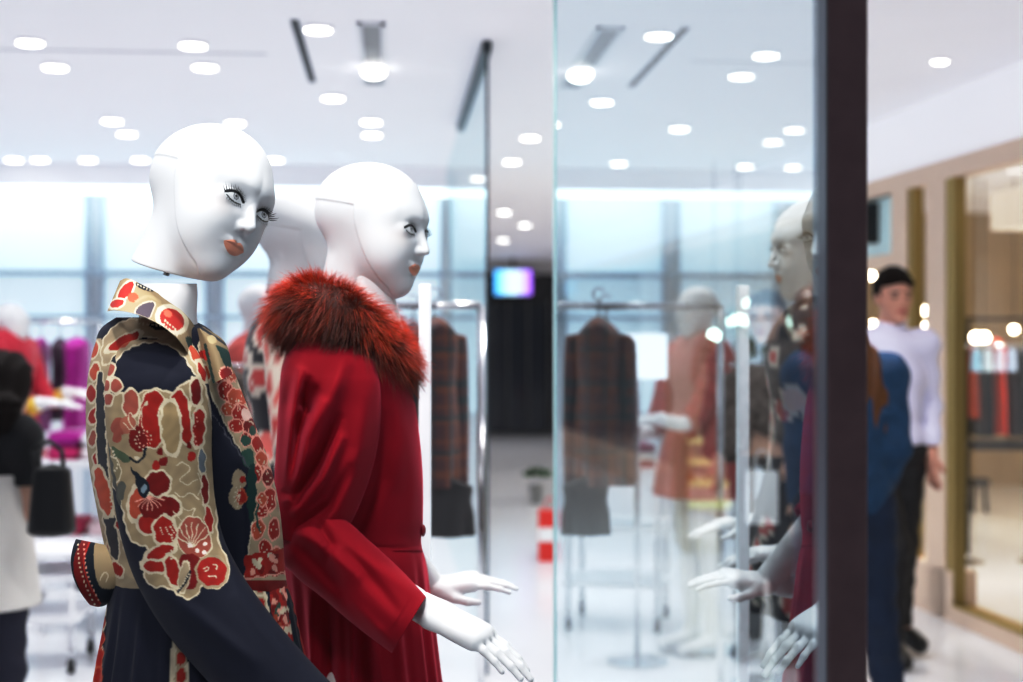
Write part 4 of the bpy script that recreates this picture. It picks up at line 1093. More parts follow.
# --- rail of bright clothes at the far left
def gp(px, py, D): return PX(px, py, D)
Dg = 8.4
ra, rb = gp(-40, 330, Dg), gp(100, 330, Dg)
zr = ZY(322, Dg)
rail('clothes_rail', 'chrome clothes rail holding bright magenta and black clothes by the back wall', ra, rb, zr)
for px, w, col, z0, lab in ((8, .10, (.45, .012, .05), 440, 'red garment on the rail, first from the head of the mannequin'), (29, .07, (.015, .015, .02), 425, 'black garment hanging on the rail against a magenta one'), (41, .06, (.36, .01, .26), 432, 'slim magenta garment hanging between black clothes and an empty gap of the rail'),
                           (60, .06, (.05, .012, .045), 420, 'dark plum garment hanging against the wide magenta dress'), (77, .13, (.42, .008, .30), 428, 'wide bright magenta dress hanging last on the rail')):
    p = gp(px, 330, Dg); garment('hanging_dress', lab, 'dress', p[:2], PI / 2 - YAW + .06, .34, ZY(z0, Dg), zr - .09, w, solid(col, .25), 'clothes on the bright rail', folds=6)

# --- white mannequin with a red dress by that rail
def far_mannequin(label, px, pytop, D, dresscol, yaw, armto, sleeve, zsh, hem, armdz=0, group=None, wd=.40, M=M_PLAIN, legs=True, sleeve2=None, front=None, hs=.98, cuffcol=None):
    x, y = PX(px, 344, D)[:2]; top = ZY(pytop, D); hz = top - .128 * hs
    t = thing('mannequin', label, 'mannequin', (x, y, 0), group)
    ca, sa = math.cos(math.radians(yaw)), math.sin(math.radians(yaw))
    add_head(t, (x + .02 * ca, y + .02 * sa, hz), yaw, 4, 0, hs, detail=D < 4)
    nb = zsh - .02
    MB().cyl((x - .01 * ca, y - .01 * sa, nb), (x - .02 * ca, y - .02 * sa, hz - .09), .056, .054, n=24).build('neck', M_WHITE, t, smooth=True)
    n, m = 60, 80; q = np.linspace(0, 1, n)[:, None]; th = np.linspace(0, 2 * PI, m, endpoint=False)[None, :]
    Zr = zsh + .03 - (zsh + .03 - hem) * q; kk = [0, .03, .10, .25, .42, .55, .75, 1]
    hw = hermite(kk, np.array([[.05], [.12], [wd / 2], [wd / 2 * .98], [wd / 2 * .80], [wd / 2 * .95], [wd / 2 * 1.12], [wd / 2 * 1.25]]), q.ravel()); hd = hermite(kk, np.array([[.04], [.07], [.105], [.125], [.105], [.125], [.16], [.19]]), q.ravel())
    pl = 1 + .06 * np.clip((q - .5) * 2, 0, 1) * np.cos(11 * th)
    U = hw * np.cos(th) * pl; W = hd * np.sin(th) * pl                    # U across, W forward
    v = np.stack([x - U * sa + W * ca, y + U * ca + W * sa, Zr + 0 * U], -1).reshape(-1, 3)
    cols = dresscol(U.ravel(), (q + 0 * U).ravel(), v)
    if front is not None:
        k = (W.ravel() > .03) & (np.abs(U.ravel()) < .085) & (q + 0 * U).ravel().__lt__(.55); cols[k] = front
    dr = link_mesh('dress', v, grid_faces(n, m), M, t, cols=cols)
    for i, s in enumerate((1, -1)):                                       # s=1 left arm
        sh = np.array([x - sa * s * wd * .44, y + ca * s * wd * .44, zsh - .045])
        fw, dz_, out = armto[i]
        wrp = np.array([x + ca * fw - sa * s * out, y + sa * fw + ca * s * out, zsh + dz_])
        el = (sh * .5 + wrp * .5) + np.array([0, 0, -.16]) - .02 * np.array([ca, sa, 0])
        k = 40; P = hermite([0, .5, 1], np.array([sh, el, wrp]), np.linspace(0, 1, k)); rr = np.linspace(.064, .040, k) 
        tg = np.gradient(P, axis=0); tg /= np.linalg.norm(tg, axis=1, keepdims=True); s1 = np.cross(tg, [0.3, .2, 1.0]); s1 /= np.linalg.norm(s1, axis=1, keepdims=True); s2 = np.cross(tg, s1)
        a = np.linspace(0, 2 * PI, 22, endpoint=False)
        ke = int(k * sleeve); rr[0] *= .7
        def tubev(r): return (P[:, None] + r[:, None, None] * (s1[:, None] * np.cos(a)[None, :, None] + s2[:, None] * np.sin(a)[None, :, None]))
        sv = tubev(rr)[:ke].reshape(-1, 3)
        uu = np.repeat(np.linspace(-.2, .2, ke), 22); scol = dresscol(uu, uu * 0 + .3, sv)
        if cuffcol is not None: scol[-22 * 5:] = cuffcol
        link_mesh('sleeve', sv, grid_faces(ke, 22) + [tuple(range(22))[::-1], tuple(range((ke - 1) * 22, ke * 22))], M, dr, cols=scol)
        tip = wrp + .12 * np.array([ca, sa, -.05]); bk = np.array([0, 0, 1.0])
        hv, hf = place_hand(HAND_A if sleeve > .8 else HAND_B, wrp + (.02 * np.array([ca, sa, 0])), tip, bk, -s, .95)
        link_mesh('hand', hv, hf, M_WHITE, t)
        if sleeve < .9:
            av = tubev(np.linspace(.046, .028, k))[max(ke - 3, 0):]; kk2 = len(av)
            link_mesh('arm', av.reshape(-1, 3), grid_faces(kk2, 22) + [tuple(range(22))[::-1], tuple(range((kk2 - 1) * 22, kk2 * 22))], M_WHITE, t)
    if legs: legs_and_base(t, x, y, max(hem, .75) + .02, face=math.radians(yaw))
    return t
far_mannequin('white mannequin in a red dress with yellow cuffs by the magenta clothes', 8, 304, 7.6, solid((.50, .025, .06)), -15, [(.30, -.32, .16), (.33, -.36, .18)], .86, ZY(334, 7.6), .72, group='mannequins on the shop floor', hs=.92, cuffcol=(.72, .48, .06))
far_mannequin('white mannequin in a black dress with red and green flowers behind the fur collar', 298, 194, 3.35, blossom((.015, .015, .025), [(.50, .06, .06), (.02, .09, .07), (.60, .16, .14), (.45, .05, .05), (.60, .10, .09), (.45, .05, .05), (.7, .5, .42)], 260), -3, [(.10, -.54, .17), (.12, -.56, .19)], .80, ZY(308, 3.35), .78, group='mannequins on the shop floor', hs=1.0)
far_mannequin('white mannequin in a salmon coat with bare legs on a round base', 257, 286, 6.4, solid((.50, .10, .09), .2), -25, [(.30, -.44, .15), (.36, -.36, .15)], .62, ZY(338, 6.4), ZY(500, 6.4), group='mannequins on the shop floor', front=(.62, .30, .28), hs=.95)

# --- plaid clothes on a stand
Dp = 4.7
pc = PX(441, 344, Dp)
z1 = ZY(318, Dp)
t = rail('clothes_rail', 'chrome clothes rail holding dark plaid coats at the shop entrance', PX(303, 344, Dp)[:2], PX(481, 344, Dp)[:2], ZY(306, Dp))
for px, w, z0, zt, pal, lab in ((413, .24, 486, 320, ((.085, .04, .055), (.15, .06, .06), (.06, .06, .10)), 'dark wine plaid coat hanging behind the white pole'),
                                (434, .27, 484, 316, ((.10, .055, .06), (.24, .09, .05), (.03, .06, .07)), 'brown and teal plaid coat hanging beside the glass edge')):
    p = PX(px, 344, Dp + (.20 if px < 430 else -.06)); garment('plaid_coat', lab, 'coat', p[:2], -YAW + .35, w * .55, ZY(z0, Dp), ZY(zt, Dp), .20, plaid(*pal), 'plaid coats on the rail', sleeves=True)
p = PX(450, 344, Dp - .10); garment('grey_skirt', 'charcoal skirt hanging below the brown plaid coat', 'skirt', p[:2], -YAW + .2, .15, ZY(532, Dp), ZY(474, Dp), .10, solid((.05, .05, .055)), hook=False)
# white display pole
Dw = 3.0; p = PX(425, 344, Dw)
t = thing('display_pole', 'slim white display pole standing behind the crimson coat', 'pole', (p[0], p[1], 0))
MB().box((p[0] - .0125, p[1] - .0125, .02), (p[0] + .0125, p[1] + .0125, ZY(285, Dw)), .003).build('pole', mat('glowing_white_pole', (.9, .92, .95), rough=.3, emit=.35, ecol=(.9, .96, 1)), t)  # glow put into the plain pole to brighten it
MB().lathe((p[0], p[1], 0), [(.13, 0), (.13, .012), (.02, .022)], 28).build('base', M_WLACQ, t)
# white trolley on castors (seen in the side pane)
def trolley(label, x, y, yaw, hgt):
    t = thing('display_trolley', label, 'trolley', (x, y, 0)); ca, sa = math.cos(yaw), math.sin(yaw)
    def Q(u, w): return (x + u * ca - w * sa, y + u * sa + w * ca)
    for u in (-.22, .22):
        for w in (-.20, .20):
            q = Q(u, w); MB().cyl((q[0], q[1], .09), (q[0], q[1], hgt), .014, n=12).build('upright', M_WLACQ, t, smooth=True)
            k = MB().cyl((q[0] - .012, q[1], .035), (q[0] + .012, q[1], .035), .035, n=18); k.build('castor', M_RUBBER, t)
            MB().box((q[0] - .016, q[1] - .012, .03), (q[0] + .016, q[1] + .012, .092)).build('castor_fork', M_CHROME, t)
    for z in (.22, .50, hgt - .02):
        MB().obox((x, y), (ca, sa), (-sa, ca), .25, .23, z, z + .02).build('shelf', M_WLACQ, t)
    return t
Dt = 7.2
p = PX(618, 344, Dt); trolley('white open trolley with three shelves and black castors', 2 * XG - p[0], p[1], .3, .80)
q = PX(608, 344, Dt)
for k, (cz, col) in enumerate(((.80, (.35, .02, .05)), (.84, (.75, .74, .72)), (.88, (.22, .02, .08)))):
    x, y = 2 * XG - p[0], p[1]
    MBf = MB().box((x - .17, y - .14, cz), (x + .17, y + .14, cz + .036), .016)
    o = MBf.build('folded_sweater', mat('fold_%d' % k, col, rough=.8, sheen=.3)); tag(o, ('dark red sweater folded on the trolley top', 'white sweater folded between two red ones on the trolley', 'wine red sweater folded topmost on the trolley')[k], 'sweater', 'sweaters on the trolley')
# white display unit at the left with folded things
def display_unit(label, x0, x1, y0, y1, top, shelves):
    t = thing('display_table', label, 'table', ((x0 + x1) / 2, (y0 + y1) / 2, 0))
    MB().box((x0, y0, top - .04), (x1, y1, top), .006).build('tabletop', M_WLACQ, t)
    for x in (x0 + .02, x1 - .06):
        for y in (y0 + .02, y1 - .06): MB().box((x, y, 0), (x + .04, y + .04, top - .04)).build('leg', M_WLACQ, t)
    for z in shelves: MB().box((x0 + .02, y0 + .02, z), (x1 - .02, y1 - .02, z + .025)).build('shelf', M_WLACQ, t)
    return t
a, b = PX(36, 344, 7.0), PX(175, 344, 7.0)
ztop = ZY(460, 7.0)
display_unit('white display table with two shelves behind the flowered coat', a[0], b[0], a[1] - .1, a[1] + .6, ztop, (.18, .45))
heap = [((.50, .02, .16), 'raspberry pink sweater'), ((.78, .70, .72), 'pale pink sweater'), ((.40, .01, .28), 'magenta sweater'), ((.80, .80, .82), 'white sweater'), ((.46, .03, .08), 'red sweater')]
for k, (px, col, z) in enumerate(((62, 0, 0), (62, 2, 1), (96, 1, 0), (96, 3, 1), (130, 4, 0))):
    p = PX(px, 344, 6.95); s = .078
    v = MB().box((p[0] - s, p[1] - .0, ztop + .07 * z), (p[0] + s, p[1] + .28, ztop + .07 * z + .065), .026)
    o = v.build('folded_sweater', mat('heap_%d' % col, heap[col][0], rough=.85, sheen=.3), smooth=True)
    tag(o, heap[col][1] + (' folded on the white display table', ' folded on the white display table, topmost of its pile')[z], 'sweater', 'sweaters on the display table')
for k, (px, z, col) in enumerate(((70, .475, (.5, .05, .12)), (110, .475, (.75, .6, .62)), (90, .205, (.3, .3, .33)))):
    p = PX(px, 344, 7.1); v = MB().box((p[0] - .09, p[1] - .12, z + .001), (p[0] + .09, p[1] + .16, z + .07), .026)
    o = v.build('folded_sweater', mat('shelf_f_%d' % k, col, rough=.85), smooth=True); tag(o, ('red sweater folded on the upper shelf of the display table', 'pale pink sweater folded on the upper shelf of the display table', 'grey sweater folded on the lower shelf of the display table')[k], 'sweater', 'sweaters on the display table')
p = PX(25, 344, 6.2); trolley('white low trolley with black castors behind the shopper', p[0], p[1] + .1, 0, .42)
# bright panel (its image shows in the side pane)
p = PX(638, 357, 6.3); x, y = 2 * XG - p[0], p[1]
t = thing('light_panel', 'white glowing display panel on a slim stand behind the fur collar', 'panel', (x, y, 0))
MB().box((x - .13, y - .012, p[2] - .10), (x + .13, y + .012, p[2] + .10), .004).build('panel', mat('panel_glow', (.9, .95, 1), emit=1.0, ecol=(.85, .93, 1)), t)
MB().cyl((x, y + .02, .01), (x, y + .02, p[2]), .012, n=12).build('stand', M_CHROME, t, smooth=True); MB().lathe((x, y + .02, 0), [(.14, 0), (.14, .012), (.02, .02)], 24).build('base', M_CHROME, t)
# low black and red things beside the salmon mannequin
p = PX(705, 344, 6.4); x, y = 2 * XG - p[0], p[1]

# --- shopper at the left edge
J = std_joints(head=(.07, -.065, 1.42), chest=(.02, 0, 1.10), pelvis=(0, 0, .83), shL=(0.02, .145, 1.25), shR=(.02, -.145, 1.25), elL=(.04, .175, .99), elR=(.04, -.165, .99), wrL=(.24, .10, .96), wrR=(.24, -.10, .95), hpL=(0, .08, .79), hpR=(0, -.08, .79), knL=(.02, .085, .43), knR=(.02, -.085, .43), w=.82)
Ds = 4.5; p = PX(-20, 344, Ds)
M_BLK = mat('black_knit', (.014, .014, .017), rough=.85, sheen=.2); M_CREAMC = mat('cream_cloth', (.72, .70, .66), rough=.85); M_NAVYT = mat('navy_trousers', (.014, .015, .035), rough=.8)
M_HAIRD = mat('dark_hair', (.010, .006, .005), rough=.75, spec=.2); M_HAIRB = mat('brown_hair', (.17, .062, .018), rough=.45, noise=.4, nscale=60)
make_person('person', 'person with short dark hair in a black top and long cream skirt', (p[0], p[1], 0), 75, J, [
    ('top', shirt_fn(.014, 1.08, wrist_cut(J, .05), J), M_BLK, 'black long-sleeved top'),
    ('skirt', lambda Fd, X, Y, Z: smax(smax(cap(X * 1.1, Y, Z, (.01, 0, 1.12), (.02, 0, .55), .155, .215), Z - 1.12, .01), .655 - Z, .01), M_CREAMC, 'long cream skirt'),
    ('trousers', pants_fn(.012, .72, J), M_NAVYT, 'navy trousers'), ('shoes', shoes_fn(), M_BLACKL), ('hair', long_hair(J, .08, .10), M_HAIRD, 'dark hair')], scale=.90)
# her black bag
x, y, z = PX(52, 500, Ds - .12); zz0, zz1 = ZY(538, Ds - .12), ZY(464, Ds - .12)
t = thing('shoulder_bag', 'black leather shoulder bag at the side of the person in the cream skirt', 'bag', (x, y, zz0))
n, m = 24, 40; q = np.linspace(0, 1, n)[:, None]; th = np.linspace(0, 2 * PI, m, endpoint=False)[None, :]
hw = .066 * (1.08 - .28 * q) * np.clip(np.minimum(q, 1 - q) * 14, 0, 1) ** .4; hd = .05 * (1 - .5 * q) * np.clip(np.minimum(q, 1 - q) * 14, 0, 1) ** .4
U = hw * np.sign(np.cos(th)) * np.abs(np.cos(th)) ** .5; W = hd * np.sign(np.sin(th)) * np.abs(np.sin(th)) ** .5
v = np.stack([x + U * RGT[0] + W * FWD[0], y + U * RGT[1] + W * FWD[1], zz0 + (zz1 - zz0) * q + 0 * U], -1).reshape(-1, 3)
link_mesh('bag_body', v, [f[::-1] for f in grid_faces(n, m)], M_BLACKL, t)
st = MB(); pts = [(-.05, zz1 - .01), (-.06, zz1 + .04), (-.01, zz1 + .07), (.03, zz1 + .04), (.035, zz1 - .01)]
for (u0, a0), (u1, a1) in zip(pts, pts[1:]): st.cyl((x + u0 * RGT[0], y + u0 * RGT[1], a0), (x + u1 * RGT[0], y + u1 * RGT[1], a1), .007, n=8)
st.build('strap', M_BLACKL, t, smooth=True)

# --- added dark fur jacket on a stand, hidden, to darken the side pane's reflection
Dq = 5.9; p = PX(768, 400, Dq); x, y = 2 * XG - p[0], p[1]
t = thing('added_coat_stand', 'added chrome coat stand holding a dark fur jacket to darken the side pane', 'coat stand', (x, y + .02, 0))
MB().cyl((x, y + .02, .01), (x, y + .02, 1.38), .011, n=12).build('pole', M_CHROME, t, smooth=True); MB().lathe((x, y + .02, 0), [(.15, 0), (.15, .012), (.02, .02)], 24).build('base', M_CHROME, t)
MB().cyl((x - .16, y + .02, 1.33), (x + .16, y + .02, 1.33), .010, n=10).build('hanger_bar', M_CHROME, t, smooth=True)
n, m = 60, 90; q = np.linspace(0, 1, n)[:, None]; th = np.linspace(0, 2 * PI, m, endpoint=False)[None, :]
env = np.clip(q / .12, 0, 1) ** .5 * np.clip((1 - q) / .03, 0.55, 1)
rad = 1 + .07 * np.sin(7 * th + 9 * q) + .05 * np.sin(13 * th - 21 * q) + RNG.normal(0, .035, (n, m))
U = .165 * env * (1 + .12 * np.sin(q * PI)) * np.cos(th) * rad; W = .10 * env * np.sin(th) * rad; Z = 1.335 - .42 * q + 0 * U
v = np.stack([x + U, y + .02 + W, Z], -1).reshape(-1, 3)
cc = np.array([.11, .085, .075])[None] * RNG.uniform(.4, 1.7, (n * m, 1))
o = link_mesh('added_fur_jacket', v, grid_faces(n, m) + [tuple(range((n - 1) * m, n * m))], M_PLAIN, None, cols=cc); tag(o, 'added dark fur jacket on the chrome coat stand, darkening the side pane reflection', 'jacket')
# ================================================================== the walkway and the shop across it
CAMR = lambda xc, D: FWD * D + RGT * xc
p0, p1 = CAMR(2.358, 6.55), CAMR(2.18, 7.88)
WD = (p1 - p0); WD = WD / np.linalg.norm(WD)                 # along the shop front, away from the camera
WN = np.array([WD[1], -WD[0], 0]); 
if WN @ RGT < 0: WN = -WN                                     # into the shop
def wpt(px):
    u = (px - 511.5) / F; D = 3.234 / (u + .1338); return CAMR(u * D, D), D
S = lambda px: float((wpt(px)[0] - p0) @ WD)
def wbox(mb, s0, s1, n0, n1, z0, z1):
    P = []
    for z in (z0, z1):
        for s, n in ((s0, n0), (s1, n0), (s1, n1), (s0, n1)):
            p = p0 + WD * s + WN * n; P.append((p[0], p[1], z))
    return mb.hexa(P)
def wq(mb, s0, s1, n, z0, z1):
    P = []
    for s, z in ((s0, z0), (s1, z0), (s1, z1), (s0, z1)):
        p = p0 + WD * s + WN * n; P.append((p[0], p[1], z))
    return mb.add(P, [(0, 1, 2, 3)])
Zb0, Zb1 = 2.265, 2.365
S0 = S(1023) - 2.6; SE = S(560)
M_WARM = mat('warm_glow_backdrop', (.55, .40, .20), rough=.6, emit=.35, ecol=(1, .70, .30), noise=.5, nscale=2.5)  # rear wall glow stands in for the gold light on it
M_TANW = mat('tan_wall', (.52, .42, .30), rough=.6, noise=.1, nscale=4)
M_CREAMW = mat('glowing_cream_soffit', (.80, .74, .66), rough=.6, emit=.25, ecol=(1, .93, .82))  # glow put into the soffit paint, it is no lamp
M_BRSOF = mat('brown_soffit', (.30, .24, .20), rough=.6)
M_TEALP = mat('glowing_teal_panel', (.55, .70, .72), rough=.25, emit=.12, ecol=(.75, .95, 1))  # panel material glows faintly of itself
M_BLACKM = mat('black_metal', (.018, .018, .022), rough=.4)
struct('wall_right', wbox(MB(), S0, SE, 0, .12, Zb1, H), mat('glowing_bulkhead_paint', (.82, .82, .86), rough=.6, emit=.22, ecol=(.93, .93, 1)))  # glow put into the bulkhead paint in place of bounced light
struct('trim_12', wbox(MB(), S0, SE, -.03, .06, Zb0, Zb1), M_BEIGE)
bs = MB(); wbox(bs, S0, S(958), -.03, .10, 0, .085); wbox(bs, S(958), SE, -.03, .10, 0, .26); struct('baseboard_right', bs, M_BEIGE)
gb = MB(); wbox(gb, S0, S(958), -.034, .06, .085, .098); struct('trim_13', gb, M_GOLD)
nn = 14
def pier(pxa, pxb, k):
    mb = MB(); wbox(mb, S(pxa), S(pxb), -.03, .05, 0, Zb0); return struct('trim_%d' % k, mb, M_BEIGE)
pier(951, 931, 14); pier(912, 896, 15)
mb = MB(); wbox(mb, S(959), S(951), -.025, .035, .08, Zb0); struct('trim_16', mb, M_GOLD)
mb = MB(); wbox(mb, S(917), S(912), -.02, .035, .2, Zb0); struct('trim_17', mb, M_GOLD)
mb = MB(); wbox(mb, S(896), S(852), -.02, .10, ZY(270, 8.3), ZY(257, 8.3)); wbox(mb, S(896), S(852), -.02, .10, ZY(196, 8.3), Zb0); struct('trim_18', mb, M_BEIGE)
mb = MB(); wbox(mb, S(897), S(852), .02, .05, ZY(258, 8.3), ZY(195, 8.3)); struct('trim_19', mb, M_TEALP)
a = wpt(872)[0] - WN * .03
t = thing('wall_speaker', 'black box mounted on the pale teal panel above the doorway', 'speaker', (a[0], a[1], ZY(247, 8.6)))
mb = MB(); wbox(mb, S(875.5), S(868), -.05, .02, ZY(247, 8.6), ZY(208, 8.6)); mb.build('housing', M_BLACKM, t)
mb = MB(); wbox(mb, S(874.5), S(869), -.056, -.05, ZY(244, 8.6), ZY(211, 8.6)); mb.build('grille', M_RUBBER, t)
# panes
mb = MB(); wq(mb, S0, S(960), .03, .085, Zb0); struct('window_4', mb, G_SHOP)
mb = MB(); wq(mb, S(931), S(918), .03, .26, Zb0); struct('window_5', mb, G_SHOP)
mb = MB(); wq(mb, S(852), SE, .03, .26, Zb0); struct('window_6', mb, G_SHOP)
# interior shell
ND = 4.2
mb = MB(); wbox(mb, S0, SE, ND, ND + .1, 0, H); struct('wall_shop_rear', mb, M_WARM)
mb = MB(); wbox(mb, S0, S(905), .5, 1.4, 2.05, 2.26); struct('trim_20', mb, M_CREAMW)
mb = MB(); wbox(mb, S0, S(905), 2.2, 4.2, 1.86, 2.30); struct('trim_21', mb, M_BRSOF)
mb = MB(); wbox(mb, S(655), S(652), .12, ND, 0, H); struct('wall_shop_side', mb, M_TANW)
for k in range(9):
    s = S(1023) - 1.0 + k * .62
    mb = MB(); wbox(mb, s, s + (.30 if k % 2 else .2), ND - .12, ND, .3, 1.86); struct('trim_%d' % (22 + k), mb, (M_TANW, mat('dark_teal_panel', (.06, .09, .09), rough=.3), M_GOLD)[k % 3])
# black rack of clothes
Dr = 9.6
def rp(px, py): return PX(px, py, Dr)
t = thing('garment_rack', 'black metal garment rack with red and navy clothes inside the shop across the walkway', 'garment rack', (rp(1005, 344)[0], rp(1005, 344)[1], 0))
def rbx(mb, pxa, pxb, z0, z1, dd=.02, off=0):
    a, b = rp(pxa, 344), rp(pxb, 344); c = (a + b) / 2 + FWD * off; return mb.obox(c, RGT, FWD, np.linalg.norm(b - a) / 2, dd, z0, z1)
zt, zs_ = ZY(318, Dr), ZY(441, Dr)
for px in (966, 1052): rbx(MB(), px - 2.6, px + 2.6, 0, zt).build('upright', M_BLACKM, t)
rbx(MB(), 966, 1052, zt - .02, zt, .012).build('rail', M_BLACKM, t); rbx(MB(), 963, 1055, zs_ - .05, zs_, .20).build('shelf', M_BLACKM, t)
for px, w, col, py0, py1, lab in ((970, 9, (.55, .09, .05), 345, 418, 'orange red garment first on the black rack'), (977, 9, (.02, .022, .035), 348, 436, 'black garment on the rack between orange and red ones'), (984, 8, (.03, .035, .06), 350, 436, 'navy garment on the rack beside the long red dress'), (996, 18, (.72, .05, .02), 338, 434, 'long vermilion dress in the middle of the black rack'),
                                 (1008, 8, (.05, .06, .09), 348, 436, 'slate blue garment on the rack after the vermilion dress'), (1015, 9, (.03, .035, .05), 346, 436, 'dark garment on the rack cut by the picture edge'), (1024, 10, (.25, .26, .3), 346, 430, 'grey garment last in view on the black rack')):
    p = rp(px, 344); garment('hanging_garment', lab, 'garment', p[:2], PI / 2 - YAW, .34, ZY(py1, Dr), min(ZY(py0, Dr), zt - .09), w / F * Dr * .60, solid(col, .25), 'clothes on the black rack', folds=4)
# lit light blue shirts in front of it
for px, col in ((976, (.35, .60, .80)), (988, (.62, .75, .85)), (1000, (.70, .70, .86)), (1012, (.50, .62, .82))):
    p = PX(px, 344, Dr - .42); garment('folded_scarf', 'pale %s scarf hanging before the red and navy clothes' % {976: 'sky blue', 988: 'icy blue', 1000: 'lilac', 1012: 'cornflower blue'}[px], 'scarf', p[:2], -YAW, .062, ZY(372, Dr - .4), ZY(348, Dr - .4), .03, solid(col, .1), 'scarves before the black rack', hook=False)
a, b = PX(962, 344, Dr - .42), PX(1040, 344, Dr - .42)
rail('scarf_rail', 'slim chrome rail carrying pale scarves before the black rack', a[:2], b[:2], ZY(346, Dr - .42))
# low white table further in
a = p0 + WD * (S(985) + 0.2) + WN * 3.1
t = thing('low_table', 'low white table deep inside the shop across the walkway', 'table', (a[0], a[1], 0))
MB().obox(a, RGT, FWD, .75, .35, .52, .57).build('tabletop', M_WLACQ, t)
for su in (-.66, .66):
    for sw in (-.28, .28): q = a + RGT * su + FWD * sw; MB().box((q[0] - .025, q[1] - .025, 0), (q[0] + .025, q[1] + .025, .52)).build('leg', M_WLACQ, t)
a2 = PX(979, 344, 12.0)
t = thing('stool', 'small black stool on the pale floor inside the shop across the walkway', 'stool', (a2[0], a2[1], 0))
MB().lathe((a2[0], a2[1], .22), [(.08, 0), (.09, .02), (.09, .05), (.08, .06)], 24).build('seat', M_BLACKM, t)
for k in range(4):
    c_, s_ = math.cos(k * PI / 2 + .5), math.sin(k * PI / 2 + .5); MB().cyl((a2[0] + .08 * c_, a2[1] + .08 * s_, 0), (a2[0] + .06 * c_, a2[1] + .06 * s_, .22), .012, n=10).build('leg', M_BLACKM, t)
# bulbs behind the panes
M_BULBW = mat('warm_bulb', (1, 1, 1), emit=14, ecol=(1, .88, .70)); M_BULBG = mat('cool_bulb', (1, 1, 1), emit=10, ecol=(.72, 1, .88))
def bulb(px, py, D, r, m, label, group):
    p = PX(px, py, D); t = thing('pendant_lamp', label, 'lamp', (p[0], p[1], p[2] - r), group)
    MB().ball(p, r, 18, 12).build('bulb', m, t, smooth=True); MB().cyl((p[0], p[1], p[2] + r * .8), (p[0], p[1], H), .004, n=6).build('cord', M_BLACKM, t)
    MB().cyl((p[0], p[1], p[2] + r * .7), (p[0], p[1], p[2] + r * 1.5), r * .5, r * .35, n=12).build('cap', M_GOLD, t)
for px, py, r in ((923, 311, .035), (926, 327, .03), (930, 347, .035), (871, 276, .03), (872, 325, .03), (962, 340, .03), (976, 338, .04), (984, 338, .04), (1014, 330, .03), (920, 290, .02)):
    bulb(px, py, 10.6 + (px * 7 % 5) * .22, r, M_BULBW, 'small warm pendant bulb hanging inside the shop across the walkway', 'pendant bulbs across the walkway')
for px, py, r in ((740, 322, .045), (757, 301, .055), (735, 322, .05), (714, 336, .04), (778, 336, .05), (776, 350, .05), (748, 304, .03)):
    bulb(px, py, 10.2 + (px * 3 % 7) * .2, r, M_BULBG, 'round cool pendant bulb glowing behind the side pane', 'pendant bulbs behind the side pane')
# gold-lit stepped display with plants behind the side pane
M_STEP = mat('lit_step', (.70, .66, .35), rough=.4, emit=.35, ecol=(.9, .9, .45)); M_LEAF = mat('leaf_green', (.05, .13, .05), rough=.6); M_LEAFL = mat('leaf_light', (.16, .24, .07), rough=.6)
Dd = 9.8
c0 = PX(722, 344, Dd)
t = thing('stepped_display', 'stepped display stand with pale yellow lit shelves behind the side pane', 'display stand', (c0[0], c0[1], 0))
for k in range(4):
    z = ZY(505 - 20 * k, Dd) ; MB().obox(c0 + FWD * (.12 * k), RGT, FWD, .28, .16, z - .012, z + .012).build('shelf', M_STEP, t)
for su in (-.27, .27): MB().obox(c0 + RGT * su + FWD * .15, RGT, FWD, .012, .34, 0, ZY(436, Dd)).build('side_panel', M_GOLD, t)
rgp = np.random.default_rng(4)
for k in range(10):
    lev = k % 3; z = ZY(485 - 20 * lev, Dd) + .0125; c = c0 + FWD * (.12 * (lev + 1)) + RGT * (-.2 + .13 * (k // 3) + .02 * lev)
    o = MB().lathe((c[0], c[1], z), [(.018, 0), (.024, .01), (.022, .05), (.010, .065), (.010, .085), (.013, .09)], 14).build('bottle', mat('bot_%d' % (k % 4), [(.6, .35, .1), (.7, .6, .5), (.35, .12, .08), (.5, .5, .3)][k % 4], rough=.2), smooth=True)
    tag(o, 'small flask standing on the yellow lit stepped display', 'flask', 'flasks on the stepped display')
def plant(label, px, D, ztop, zpot, w, m, n=90, group=None, potm=None, seed=1, name='potted_plant'):
    rg = np.random.default_rng(seed); c = PX(px, 344, D)
    t = thing(name, label, 'plant', (c[0], c[1], 0), group)
    MB().lathe((c[0], c[1], 0), [(w * .40, 0), (w * .52, zpot * .9), (w * .55, zpot), (w * .48, zpot), (w * .46, zpot * .9)], 24).build('pot', potm or mat('pot_grey', (.25, .26, .27), rough=.6), t)
    if ztop - zpot > .6: MB().cyl((c[0], c[1], zpot * .8), (c[0], c[1], ztop - .3), .02, .012, n=10).build('stem', mat('bark', (.10, .06, .03), rough=.8), t, smooth=True)
    mb = MB(); hh = min(ztop - zpot, .62); cz = ztop - hh / 2
    for k in range(n):
        d = rg.normal(0, 1, 3); d /= np.linalg.norm(d); d[2] = abs(d[2]) * .8 if hh < .3 else d[2]; q = np.array([c[0], c[1], cz]) + d * np.array([w, w, hh / 2]) * rg.uniform(.3, 1)
        L = rg.uniform(.05, .10) * (1 if hh > .3 else .7); s = np.cross(d, rg.normal(0, 1, 3)); s /= np.linalg.norm(s); tip = q + d * L; mid = q + d * L * .5
        mb.add([q, mid + s * L * .28, tip, mid - s * L * .28], [(0, 1, 2, 3)])
    mb.build('foliage', m, t)
    return t
plant('tall leafy plant in a grey pot behind the side pane', 748, 9.2, ZY(312, 9.2), .35, .24, M_LEAF, 260, seed=2)
plant('yellow green leafy plant beside the stepped display', 735, 8.9, ZY(388, 8.9), .30, .20, M_LEAFL, 170, seed=3)
